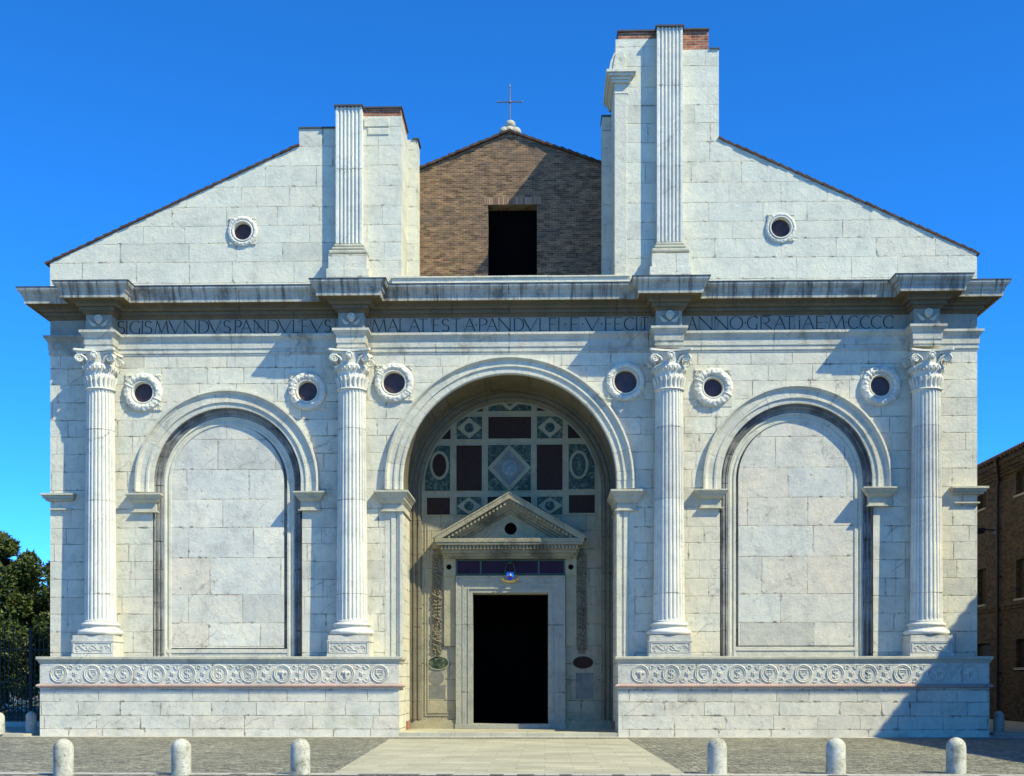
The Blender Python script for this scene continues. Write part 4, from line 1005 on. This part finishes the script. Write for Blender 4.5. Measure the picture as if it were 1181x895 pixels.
for (l, r_, a, b, mat, mo) in cells:
    x0, x1 = ux(l, YP), ux(r_, YP); zt, zb2 = uz(a, YP), uz(b, YP)
    rad = LR-.05
    poly = [(x0, zb2), (x1, zb2), (x1, zt), (x0, zt)]
    pts = clip(poly, PXC, PZC, rad)
    if len(pts) < 3: continue
    mm = MB(); mm.prism_xz(pts, YP-.006, YP+.01, back=False); pn = mm.build('inlay_panel', M[mat], lun)
    offset_frame(fm, pts, .035, YP-.034, YP)
    cx_, cz_ = (x0+x1)/2, (zt+zb2)/2; w2, h2 = (x1-x0)/2, (zt-zb2)/2
    def rim(pts_, w_, yo=.03):
        q = MB(); offset_frame(q, pts_, w_, YP-yo, YP-.004); fm.join(q); q.bm.free()
    def disc(pts_, mt, yo):
        q = MB(); q.prism_xz(pts_, YP-yo, YP-.004, back=False); q.build('inlay_disc', M[mt], pn)
    if mo == 'd':
        dd = [(cx_, cz_-h2*.93), (cx_+w2*.95, cz_), (cx_, cz_+h2*.93), (cx_-w2*.95, cz_)]
        disc(dd, 'portal_trim', .016); disc(circ(cx_, cz_, .16, 24), 'serp', .022); rim(circ(cx_, cz_, .16, 24), .03, .034)
        rim([(cx_+(p[0]-cx_)*.93, cz_+(p[1]-cz_)*.93) for p in dd], .02, .028)
    if mo == 'D':
        dd = [(cx_, cz_-h2*.98), (cx_+w2*.98, cz_), (cx_, cz_+h2*.98), (cx_-w2*.98, cz_)]
        disc(dd, 'portal_trim', .014)
        d2 = [(cx_+(p[0]-cx_)*.80, cz_+(p[1]-cz_)*.80) for p in dd]; disc(d2, 'bluemarble2' if 'bluemarble2' in M else 'greymarble', .02); rim(d2, .03, .04)
        disc(circ(cx_, cz_, .22, 28), 'bluemarble', .028); rim(circ(cx_, cz_, .22, 28), .025, .036); rim(dd, .02, .034)
    if mo in ('e1', 'e2'):
        ex = ux(506.8 if mo == 'e1' else 667.5, YP); ez = uz(536.5, YP); ex_, ez_ = .23, .38
        el_ = [(ex+ex_*math.cos(2*PI*k/32), ez+ez_*math.sin(2*PI*k/32)) for k in range(32)]
        disc([(ex+(p[0]-ex)*1.3, ez+(p[1]-ez)*1.22) for p in el_], 'portal_trim', .016)
        disc(el_, 'porphyry' if mo == 'e1' else 'serp', .022); rim(el_, .03, .045); rim([(ex+(p[0]-ex)*1.25, ez+(p[1]-ez)*1.17) for p in el_], .025, .035)
    if mo == 't':
        tri = [(cx_-.42, zt+.02), (cx_, zb2+.02), (cx_+.42, zt+.02)]; disc(tri, 'portal_trim', .02); disc([(cx_-.2, zt-.02), (cx_, zb2+.14), (cx_+.2, zt-.02)], 'serp', .026)
fm.build('inlay_frame', M['portal_trim'], lun)

# ---- doorway
YD = 2.02
ol, orr, ot = ux(525.8, YD), ux(651.8, YD), uz(664, YD); il, ir_, it_ = ux(545, YD), ux(632, YD), uz(685, YD)
m = MB()
# architrave frame swept round three sides in steps
steps = [(0, .035, 2.00), (.035, .075, 2.035), (.075, .20, 2.06), (.20, .235, 2.04), (.235, .37, 2.075), (.37, .405, 2.05), (.405, .52, 2.09)]
tw_ = il-ol; 
for a, b, yy in steps:
    a *= tw_/.52; b *= tw_/.52
    m.box(ol+a, ol+b, yy, 2.3, FLZ+.16, ot-a); m.box(orr-b, orr-a, yy, 2.3, FLZ+.16, ot-a); m.box(ol+b, orr-b, yy, 2.3, ot-b, ot-a)
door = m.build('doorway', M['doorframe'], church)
m = MB(); m.box(ol-.03, orr+.03, 1.98, 2.9, FLZ, FLZ+.158); m.build('threshold', M['doorframe'], door, bevel=.01)
# dark vestibule behind the opening
m = MB(); m.box(dl-1, dl-.02, 2.72, 6, 0, dt+1); m.box(dr+.02, dr+1, 2.72, 6, 0, dt+1); m.box(dl-1, dr+1, 6, 6.1, 0, dt+1); m.box(dl-1, dr+1, 2.72, 6, dt+.9, dt+1); m.box(dl-1, dr+1, 2.72, 6, .1, .2)
m.build('vestibule', M['black'], door)
# fanlight strip between door frame and pediment
m = MB(); f0, f1 = uz(662.8, 2.1), uz(645.5, 2.1); m.box(ol+.02, orr-.02, 2.13, 2.19, f0, f1); fan = m.build('fanlight', M['purple'], church)
m = MB()
m.box(ol+.02, orr-.02, 2.09, 2.13, f0, f0+.04); m.box(ol+.02, orr-.02, 2.09, 2.13, f1-.04, f1)
for px in (526.5, 554.5, 621.3, 651): x = ux(px, 2.1); m.box(x-.03, x+.03, 2.08, 2.13, f0, f1)
m.build('window_bar', M['greenpaint'], fan)
# pediment
YPD = 1.35; m = MB()
bl, br_ = ux(501.5, YPD), ux(674, YPD); bt, bb = uz(620.5, YPD), uz(627.8, YPD); pcx = (bl+br_)/2
prs = [(0, 0, 1.35), (.05, 1, 1.38)]
def lay(x0, x1, yf, z0, z1): m.box(x0, x1, yf, 2.19, z0, z1)
lay(bl, br_, YPD, bb+.08, bt); lay(bl+.03, br_-.03, YPD+.03, bb, bb+.08)
lay(bl+.18, br_-.18, YPD+.17, bb-.14, bb)          # dentil bed
lay(bl+.24, br_-.24, YPD+.26, bb-.24, bb-.14)
lay(bl+.34, br_-.34, YPD+.40, bb-.34, bb-.24); lay(bl+.42, br_-.42, YPD+.52, f1+.02, bb-.34)
xx = bl+.19
while xx < br_-.24: m.box(xx, xx+.065, YPD+.09, YPD+.17, bb-.13, bb-.01); xx += .115
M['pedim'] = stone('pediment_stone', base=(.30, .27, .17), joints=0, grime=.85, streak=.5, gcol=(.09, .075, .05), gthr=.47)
ped = m.build('pediment', M['pedim'], church, bevel=.008)
# raking cornice, tympanum
apx, apz = pcx, uz(566.5, YPD); sl = (apz-.40-bt)/((br_-bl)/2)
m = MB()
Ls = [(-.0, .0, YPD-.0), ]
def rake(y, off_out, off_in, endx=0.0):
    # band between two lines parallel to the slope: offsets measured down from the outer edge
    s_ = (apz-bt-.05)/((br_-bl)/2+.08); nl = math.sqrt(1+s_*s_)
    for sg in (-1, 1):
        xe = pcx+sg*((br_-bl)/2+.08)
        o0 = (pcx, apz-off_out*nl); o1 = (xe, bt+.05-off_out*nl); i1 = (xe, bt+.05-off_in*nl); i0 = (pcx, apz-off_in*nl)
        pts = [o0, o1, i1, i0]
        # trim the part under the horizontal cornice
        def cut(a, b):
            if a[1] < bt and b[1] < bt: return None
            t_ = (bt-a[1])/(b[1]-a[1]) if a[1] != b[1] else 0; return (a[0]+(b[0]-a[0])*t_, bt)
        poly = []
        Q = [o0, o1, i1, i0]
        for k in range(4):
            a, b = Q[k], Q[(k+1) % 4]
            if a[1] >= bt-1e-6: poly.append(a)
            if (a[1] < bt) != (b[1] < bt): poly.append(cut(a, b))
        if len(poly) >= 3: m.prism_xz(poly if sg > 0 else poly[::-1], y, 2.19, back=False)
rake(YPD-.02, 0, .05); rake(YPD, .051, .19); rake(YPD+.17, .191, .29); rake(YPD+.28, .291, .37); rake(YPD+.42, .371, .45); rake(YPD+.55, .451, .53)
s_ = (apz-bt-.05)/((br_-bl)/2+.08); nl = math.sqrt(1+s_*s_)
for sg in (-1, 1):
    k = .16
    while k < (br_-bl)/2-.35:
        x = pcx+sg*k; z = apz-.215*nl-s_*k; m.box(x-.035, x+.035, YPD+.07, YPD+.17, z-.10, z-.0); k += .12
m.build('raking_cornice', M['pedim'], ped)
m = MB(); tz = apz-.5*nl; tw2 = (tz-bt)/s_; hx, hz = U(588.9, 609.6, 2.0)
m.prism_xz([(pcx-tw2, bt-.02), (pcx+tw2, bt-.02), (pcx, tz)], 2.02, 2.19, [circ(hx, hz, .20, 28)], back=False)
m.build('tympanum', M['portal_trim'], ped)
m = MB(); m.prism_xz(circ(hx, hz, .199, 28), 2.14, 2.17); m.build('tympanum_disc', M['black'], ped)
# consoles at the sides with dark roundels
for (l, r_, hxp) in ((512, 525.3, 517.8), (652.3, 665, 658.3)):
    m = MB(); x0, x1 = ux(l, 2.05), ux(r_, 2.05); zt = uz(629, 2.0); z0_ = uz(664, 2.05)
    m.box(x0, x1, 2.13, 2.21, uz(745, 2.1), z0_); m.box(x0-.005, x1+.005, 2.06, 2.21, z0_, f1+.05)
    sg = -1 if l < 590 else 1
    xo = x0 if sg < 0 else x1; xn = x1 if sg < 0 else x0
    pts = [(xn, f1+.05), (xo, f1+.05), (xo+sg*.05, f1+.2), (xo+sg*.14, f1+.42), (xn, f1+.42)]
    m.prism_xz(pts, 1.95, 2.2)
    c_ = m.build('console', M['portal_trim'], church, bevel=.006)
    m = MB(); x, z = U(hxp, 654, 2.06); m.prism_xz(circ(x, z, .085, 20), 2.052, 2.07); m.build('dark_roundel', M['black'], c_)
# carved hanging garlands
for gi, (pc, top, bot) in enumerate(((504.0, 634, 757), (671.0, 634, 754))):
    m = MB(); x = ux(pc, YB); zt, zb2 = uz(top, YB), uz(bot, YB); w_ = .155
    m.prism_xz([(x-w_, zb2+.15), (x-w_*.6, zb2), (x+w_*.6, zb2), (x+w_, zb2+.15), (x+w_, zt-.2), (x, zt), (x-w_, zt-.2)], YB-.05, YB+.01, back=False)
    zz_ = zb2+.15; i = 0
    while zz_ < zt-.2:
        for k in range(5):
            m.ell((x+random.uniform(-.12, .12), YB-.06, zz_+random.uniform(-.04, .04)), random.uniform(.03, .05), .05, random.uniform(.03, .055), 7, 5)
        zz_ += .11
    for k in range(4):
        za = zb2+.45+k*(zt-zb2-.6)/4; m.tube([(x-.165, YB-.06, za+.16), (x, YB-.12, za+.06), (x+.165, YB-.06, za)], .03, 6)
    m.build('carved_garland', M['garl'] if 'garl' in M else M['soffit'], pback, smooth=True)
def oval(px, py, rx, rz, mat, name='stone_oval'):
    x, z = U(px, py, YB); m = MB(); m.prism_xz([(x+rx*math.cos(2*PI*k/32), z+rz*math.sin(2*PI*k/32)) for k in range(32)], YB-.02, YB+.01, back=False); o = m.build(name, M[mat], pback)
    q = MB(); offset_frame(q, [(x+rx*math.cos(2*PI*k/32), z+rz*math.sin(2*PI*k/32)) for k in range(32)], .03, YB-.035, YB); q.build('oval_rim', M['portal_trim'], o)
oval(505.6, 764.5, .335, .205, 'serp'); oval(672.4, 764, .335, .205, 'porphyry')
m = MB(); x, z = U(503.2, 781.5, YB); m.prism_xz(circ(x, z, .25, 28), YB-.008, YB+.01, back=False); m.prism_xz([(ux(493, YB), uz(806, YB)), (ux(513.5, YB), uz(806, YB)), (ux(513.5, YB), uz(790, YB)), (ux(493, YB), uz(790, YB))], YB-.006, YB+.01, back=False); m.build('grey_slab', M['greymarble'], pback)
m = MB(); m.prism_xz([(ux(664, YB), uz(806, YB)), (ux(684.5, YB), uz(806, YB)), (ux(684.5, YB), uz(776, YB)), (ux(664, YB), uz(776, YB))], YB-.006, YB+.01, back=False); m.build('grey_slab', M['greymarble2'] if 'greymarble2' in M else M['greymarble'], pback)
# step platform
m = MB(); m.box(PXC-PHW+.002, PXC+PHW-.002, PYF+.02, 2.6, -.01, FLZ); m.build('step', M['slab'], door, bevel=.01)
m = MB()
for sg in (-1, 1): m.box(PXC+sg*(PHW-.001), PXC+sg*(PHW-.03), .9, 2.0, FLZ, FLZ+.28)
m.build('terracotta_skirting', M['brick_red'], pback)

# ---- coat of arms over the door
coat = empty('coat_of_arms', (ux(588.3, 1.85), 1.9, uz(670, 1.9)), 'small blue bishop\'s coat of arms with green hat and gold ribbon fixed over the door', 'coat of arms')
X0, Zc = U(588.3, 664.3, 1.9); sx = .115
m = MB(); m.prism_xz([(X0-sx, Zc+.13), (X0-sx, Zc-.03), (X0-.06, Zc-.12), (X0, Zc-.155), (X0+.06, Zc-.12), (X0+sx, Zc-.03), (X0+sx, Zc+.13)], 1.86, 1.90); shd = m.build('shield', M['azure'], coat, bevel=.004)
m = MB(); m.prism_xz([(X0-sx+.006, Zc-.03), (X0-.06, Zc-.115), (X0, Zc-.148), (X0+.06, Zc-.115), (X0+sx-.006, Zc-.03), (X0, Zc-.05)], 1.853, 1.86); m.build('sea', M['navy'], shd)
m = MB(); m.prism_xz([(X0-.075, Zc-.0), (X0-.05, Zc-.04), (X0+.05, Zc-.04), (X0+.075, Zc+.0)], 1.846, 1.86); m.build('boat', M['darkred'], shd)
m = MB(); m.prism_xz([(X0-.005, Zc+.01), (X0+.05, Zc+.01), (X0+.03, Zc+.08), (X0-.0, Zc+.075)], 1.846, 1.86); m.build('sail', M['white'], shd)
m = MB(); m.prism_xz([(X0-.08+.022*math.cos(k*PI/5)*(1 if k % 2 else .45), Zc+.095+.022*math.sin(k*PI/5)*(1 if k % 2 else .45)) for k in range(10)], 1.850, 1.86); m.build('star', M['gold'], shd)
m = MB(); zh = uz(650, 1.88)
m.lathe(X0, 1.88, [(.02, zh), (.13, zh), (.13, zh+.015), (.06, zh+.03), (.055, zh+.07), (.02, zh+.085)], 20)
for sg in (-1, 1):
    m.tube([(X0+sg*.10, 1.88, zh), (X0+sg*.13, 1.875, zh-.12), (X0+sg*.16, 1.88, zh-.22), (X0+sg*.17, 1.88, zh-.34)], .010, 5)
    for r_, n_ in enumerate((1, 2, 3, 4)):
        for k in range(n_):
            m.ell((X0+sg*(.165+(k-(n_-1)/2)*.035), 1.875, zh-.2-r_*.065), .014, .014, .024, 6, 4)
m.build('hat_and_tassels', M['greenpaint'], coat, smooth=True)
m = MB(); pts = [(X0-.27+.54*k/14, 1.87, Zc-.135-.05*math.sin(PI*k/14)) for k in range(15)]
vs = m.grid([[(p[0], 1.865, p[2]-.03) for p in pts], [(p[0], 1.865, p[2]+.03) for p in pts], [(p[0], 1.885, p[2]+.03) for p in pts], [(p[0], 1.885, p[2]-.03) for p in pts]])
for q in (-1, 1): m.tube([(X0+q*.27, 1.86, Zc-.10), (X0+q*.235, 1.855, Zc-.13)], .03, 6)
m.build('ribbon', M['gold'], coat)
m = MB(); m.tube([(X0, 1.90, Zc-.24), (X0, 1.90, zh)], .012, 6); m.box(X0-.02, X0+.02, 1.9, 2.1, Zc-.1, Zc-.06); m.build('bracket', M['iron'], coat)

# ================================================================== BOLLARDS
def bollard_mb():
    m = MB(); prof = [(.165, 0), (.178, .0), (.180, .03), (.178, .3), (.176, .49)] + [(.176*math.cos(PI/2*k/9), .49+.176*math.sin(PI/2*k/9)) for k in range(1, 9)] + [(.01, .666)]
    m.lathe(0, 0, prof, 36); return m
bproto = None
BL = [(73.2, 894, 'pale stone bollard at the front, leftmost of the front row, before the plinth end'), (209, 893.5, 'pale stone bollard at the front, second from the left'),
      (346.3, 893.3, 'stone bollard with a dark chip near its top, just left of the beige path'), (827, 892.5, 'pale grey stone bollard at the front, just right of the beige path'),
      (964, 892.5, 'brownish stained stone bollard at the front, between two paler ones'), (1102.7, 891.5, 'pale stone bollard at the front, rightmost of the front row by the shadow edge'),
      (36, 847.3, 'small distant stone bollard beside the left end of the plinth'), (-1.0, 849.5, 'distant stone bollard cut by the left edge of the picture, before the iron fence'),
      (1152, 846.5, 'distant stone bollard in shade right of the church, before the brick house')]
for i, (px, py, lab) in enumerate(BL):
    x, y = gy(py, px)
    if bproto is None: o = bproto = bollard_mb().build('bollard', M['bollard'], smooth=True)
    else: o = bproto.copy(); COL.objects.link(o)
    o.location = (x, y, -.01 if i < 6 else .07); o.rotation_euler = (0, 0, i*1.3)
    o.scale = (1, 1, 1) if i < 6 else (.93, .93, 1.0)
    tag(o, lab, 'bollard', 'stone bollards round the church square')

# ================================================================== BRICK HOUSE ON THE RIGHT
HX = 20.0; HZT = 10.85; HY0, HY1 = -20.0, 34.0
house = empty('brick_house', (HX, 10, 0), 'tall brown brick house with shuttered windows and drainpipe right of the church', 'house')
wins = []
def hy(px):     # depth on the house front for a photo column
    a = (px-590.5)/FPX; t_ = (HX-CX)/(-_s+a*_c); return -CD+t_*(_c+a*_s), t_
def hz(px, py): return EYE+hy(px)[1]*(HZ-py)/FPX
ya, yb_ = hy(1183.5)[0], hy(1172)[0]; wc = (ya+yb_)/2; ww = abs(yb_-ya)
sp = 4.6
rowsz = [(hz(1176, 570), hz(1176, 543)), (hz(1176, 690), hz(1176, 645)), (hz(1176, 770), hz(1176, 737))]
ys = [wc+sp*k for k in range(-6, 5)]
m = MB()
# wall with openings: build as strips in the y-z plane
def yz_wall(mb, x0, x1, y0, y1, z0, z1, ops):
    ysx = sorted(set([y0, y1]+[o[0] for o in ops]+[o[1] for o in ops])); zsx = sorted(set([z0, z1]+[o[2] for o in ops]+[o[3] for o in ops]))
    for a, b in zip(ysx, ysx[1:]):
        run = None
        for c, d in zip(zsx, zsx[1:]):
            mid = ((a+b)/2, (c+d)/2)
            solid = not any(o[0] < mid[0] < o[1] and o[2] < mid[1] < o[3] for o in ops)
            if solid: mb.poly([(x0, a, c), (x0, a, d), (x0, b, d), (x0, b, c)])
    for o in ops:
        mb.poly([(x0, o[0], o[2]), (x1, o[0], o[2]), (x1, o[0], o[3]), (x0, o[0], o[3])]); mb.poly([(x0, o[1], o[2]), (x0, o[1], o[3]), (x1, o[1], o[3]), (x1, o[1], o[2])])
        mb.poly([(x0, o[0], o[2]), (x0, o[1], o[2]), (x1, o[1], o[2]), (x1, o[0], o[2])]); mb.poly([(x0, o[0], o[3]), (x1, o[0], o[3]), (x1, o[1], o[3]), (x0, o[1], o[3])])
ops = []
dy0 = hy(1128)[0]; 
for y in ys:
    for ri, (a, b) in enumerate(rowsz):
        if ri == 2 and abs(y-(wc+sp)) < .1: continue
        ops.append((y-ww/2, y+ww/2, a, b))
darch = (wc+sp-1.0, wc+sp+1.0, .07, 3.3); ops.append(darch)
yz_wall(m, HX, HX+.35, HY0, HY1, -.1, HZT, ops)
m.box(HX+.36, HX+12, HY0, HY1, -.1, HZT-.1)
m.poly([(HX, HY0, -.1), (HX+.36, HY0, -.1), (HX+.36, HY0, HZT), (HX, HY0, HZT)]); m.poly([(HX, HY1, -.1), (HX+.36, HY1, -.1), (HX+.36, HY1, HZT), (HX, HY1, HZT)])
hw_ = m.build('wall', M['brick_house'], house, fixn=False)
M['shutter'] = flat('dark_brown_shutter', (.03, .02, .014), .6, .4); M['sill'] = flat('grey_stone_sill', (.30, .28, .24), .8, .2)
for o_ in ops:
    m = MB(); y0, y1, z0, z1 = o_
    m.box(HX+.18, HX+.24, y0, y1, z0, z1)
    nsl = int((z1-z0)/.09)
    for k in range(nsl): m.box(HX+.155, HX+.18, y0+.08, (y0+y1)/2-.03, z0+.04+k*.09, z0+.09+k*.09); m.box(HX+.155, HX+.18, (y0+y1)/2+.03, y1-.08, z0+.04+k*.09, z0+.09+k*.09)
    if o_ is darch: m.build('door', M['shutter'], house)
    else:
        w_ = m.build('window', M['shutter'], house); m = MB(); m.box(HX-.08, HX+.15, y0-.08, y1+.08, z0-.09, z0-.003); m.build('window_sill', M['sill'], w_)
m = MB(); zs = hz(1176, 693); m.box(HX-.09, HX+.0, HY0, HY1, zs-.14, zs+.02); m.box(HX-.05, HX, HY0, HY1, zs-.26, zs-.14); m.build('string_course', M['brick_house'], house)
m = MB()
for k, (pj, a, b) in enumerate(((.10, .75, .62), (.16, .619, .5), (.24, .499, .30), (.32, .299, .12))): m.box(HX-pj, HX, HY0, HY1, HZT-a, HZT-b)
yy = HY0+.1
while yy < HY1: m.box(HX-.40, HX, yy, yy+.14, HZT-.12, HZT-.02); yy += .45
m.build('eaves_cornice', M['brick_house'], house)
m = MB(); yy = HY0
while yy < HY1:
    m.tube([(HX-.38, yy, HZT+.02), (HX+6, yy, HZT+2.0)], .09, 8); yy += .2
m.prism_xy([(HX-.34, HY0), (HX+.0, HY0), (HX+0, HY1), (HX-.34, HY1)], HZT-.02, HZT+.01); m.poly([(HX-.34, HY0, HZT+.015), (HX+6, HY0, HZT+1.95), (HX+6, HY1, HZT+1.95), (HX-.34, HY1, HZT+.015)]); m.poly([(HX+6, HY0, HZT+1.95), (HX+12.4, HY0, HZT-.1), (HX+12.4, HY1, HZT-.1), (HX+6, HY1, HZT+1.95)])
m.build('roof', M['tile'], house)
dy = hy(1154)[0]; m = MB(); m.tube([(HX-.45, dy-.8, HZT-.05), (HX-.12, dy-.1, HZT-.9), (HX-.12, dy, HZT-1.3), (HX-.12, dy, .1)], .065, 10)
for z in (2, 4, 6, 8, 10): m.box(HX-.2, HX, dy-.1, dy+.1, z, z+.05)
m.build('drainpipe', M['shutter'], house)
lx, ly, lz = HX, hy(1149)[0], hz(1149, 614)
m = MB(); m.tube([(HX, ly, lz+.1), (HX-.55, ly, lz+.12)], .03, 8); m.box(HX-1.0, HX-.5, ly-.22, ly+.22, lz+.02, lz+.16); m.box(HX-.95, HX-.55, ly-.18, ly+.18, lz-.06, lz+.02); m.box(HX-.06, HX, ly-.12, ly+.12, lz-.1, lz+.25)
m.build('floodlight', M['iron'], house, bevel=.01)

# ================================================================== FENCE, TREES, GARDEN ON THE LEFT
FY = 5.0
fx1 = XL-.05; fx0 = -32.0
fence = empty('iron_fence', ((fx0+fx1)/2, FY, 0), 'tall black iron railing of upright bars left of the church', 'fence')
m = MB()
for z in (.32, .45, uz(749.7, FY)): m.box(fx0, fx1, FY-.02, FY+.02, z, z+.05)
m.build('rail', M['iron'], fence)
m = MB(); x = fx0; k = 0; zt = uz(725, FY)
while x < fx1:
    tall = (k % 2 == 0); h_ = zt if tall else uz(738, FY)
    m.box(x-.016, x+.016, FY-.016, FY+.016, .07, h_); q = MB()
    m.tube([(x, FY, h_), (x, FY, h_+.12)], [.028, .002], 5); x += .155; k += 1
    if k % 16 == 0: m.box(x-.05, x+.05, FY-.05, FY+.05, .07, zt)
m.build('bars', M['iron'], fence)
m = MB(); m.box(fx0, fx1, FY-.12, FY+.12, .0, .25); m.build('kerb_base', M['border'], fence)

def crown_leaves(m, cx_, cy_, cz_, clumps, nleaf, size):
    for (dx, dy_, dz, r) in clumps:
        for i in range(nleaf):
            d = Vector((random.gauss(0, 1), random.gauss(0, 1), random.gauss(0, 1))).normalized()*r*(random.random()**.40)
            p = Vector((cx_+dx, cy_+dy_, cz_+dz))+Vector((d.x, d.y, d.z*.85))
            a = Vector((random.gauss(0, 1), random.gauss(0, 1), random.gauss(0, .6)+.5)).normalized(); b = a.orthogonal().normalized()
            b.rotate(Matrix.Rotation(random.uniform(0, 6.28), 3, a)); s = size*random.uniform(.5, 1.3)
            m.face([m.v(*(p-b*s*.28)), m.v(*(p+a*s*.5-b*s*.1)), m.v(*(p+a*s)), m.v(*(p+b*s*.28))])
def tree(x, y, h, rad, lab, mat, seed, nl=1150, narrow=1.0):
    random.seed(seed)
    r = empty('evergreen_tree', (x, y, 0), lab, 'tree', 'evergreen trees behind the railing')
    m = MB(); m.tube([(x, y, 0), (x+.1, y, h*.3), (x-.05, y, h*.6), (x, y, h*.9)], [.24, .2, .13, .04], 8)
    for k in range(9):
        a = k*2.4; z = h*(.25+.06*k); m.tube([(x, y, z), (x+math.cos(a)*rad*.4, y+math.sin(a)*rad*.4, z+.5), (x+math.cos(a)*rad*.75, y+math.sin(a)*rad*.75, z+.7)], [.09, .05, .02], 6)
    m.build('trunk', M['bark'], r)
    cl = []
    n = 34
    for k in range(n):
        f = (k+.5)/n; z = h*(.14+.80*f); pr = rad*(math.sin(PI*min(1, .18+f*.80))**.7)*(1.0 if f < .7 else 1.0-(f-.7)*1.5); a = k*2.399
        q = random.uniform(.35, .85); cl.append((math.cos(a)*pr*q, math.sin(a)*pr*q, z, random.uniform(.6, 1.0)*max(.4, pr/rad)*rad*.42))
    m = MB(); crown_leaves(m, x, y, 0, cl, nl, .25); m.build('crown', M[mat], r, fixn=False)
tree(-26.6, 25, uz(607, 25), 3.5, 'tall bushy evergreen tree behind the railing at the left edge of the picture', 'leaf', 21)
tree(-23.2, 27, uz(630, 27), 3.0, 'evergreen tree with brighter tips close beside the church corner', 'leaf2', 22)
tree(-30.5, 27, 9.6, 3.6, 'dark evergreen tree behind the railing beyond the left edge of the picture', 'leaf', 23)
tree(-26.0, 32, 9.4, 3.8, 'low dark evergreen tree behind the two nearer ones', 'leaf', 24)
tree(-21.5, 33, 9.0, 3.4, 'dark evergreen tree half hidden behind the church corner', 'leaf', 25)
random.seed(31)
# dark hedge mass behind the railing
m = MB(); cl = [(-32+.75*k, FY+3.2+random.uniform(-.3, .3), .9+random.uniform(-.2, .35), .95) for k in range(23)]
crown_leaves(m, 0, 0, 0, cl, 420, .13); 
hd = m.build('hedge', M['leaf'], fixn=False); tag(hd, 'dark clipped hedge growing behind the black railing', 'hedge')
m = MB(); 
for i in range(6000):
    x = random.uniform(-30, -14.3); y = random.uniform(FY+.3, FY+2.6); h_ = random.uniform(.05, .14); a = random.uniform(0, 6.28)
    m.face([m.v(x-.012*math.cos(a), y-.012*math.sin(a), .07), m.v(x+.012*math.cos(a), y+.012*math.sin(a), .07), m.v(x+random.uniform(-.03, .03), y, .07+h_)])
tag(m.build('grass', M['grass'], fixn=False), 'strip of green grass behind the black railing', 'grass', kind='stuff')
m = MB()
for i in range(420):
    x = random.uniform(-30, -14.5); y = FY+2.2+random.uniform(-.25, .25); z = random.uniform(.55, .95); m.ell((x, y, z), random.uniform(.02, .05), .03, random.uniform(.02, .045), 6, 4)
tag(m.build('white_flowers', M['flower'], fixn=False), 'white flowers in bloom before the dark hedge', 'flowers', kind='stuff')
g_ = MB(); g_.box(-40, -14.3, FY+.2, 60, 0, .078); tag(g_.build('lawn_soil', flat('lawn_soil', (.05, .07, .03), .9, .3)), kind='structure')

# keep every part within thing > part > sub-part
def depth(o): return 0 if o.parent is None else 1 + depth(o.parent)
for o in [q for q in COL.objects if depth(q) > 2]: o.parent = o.parent.parent
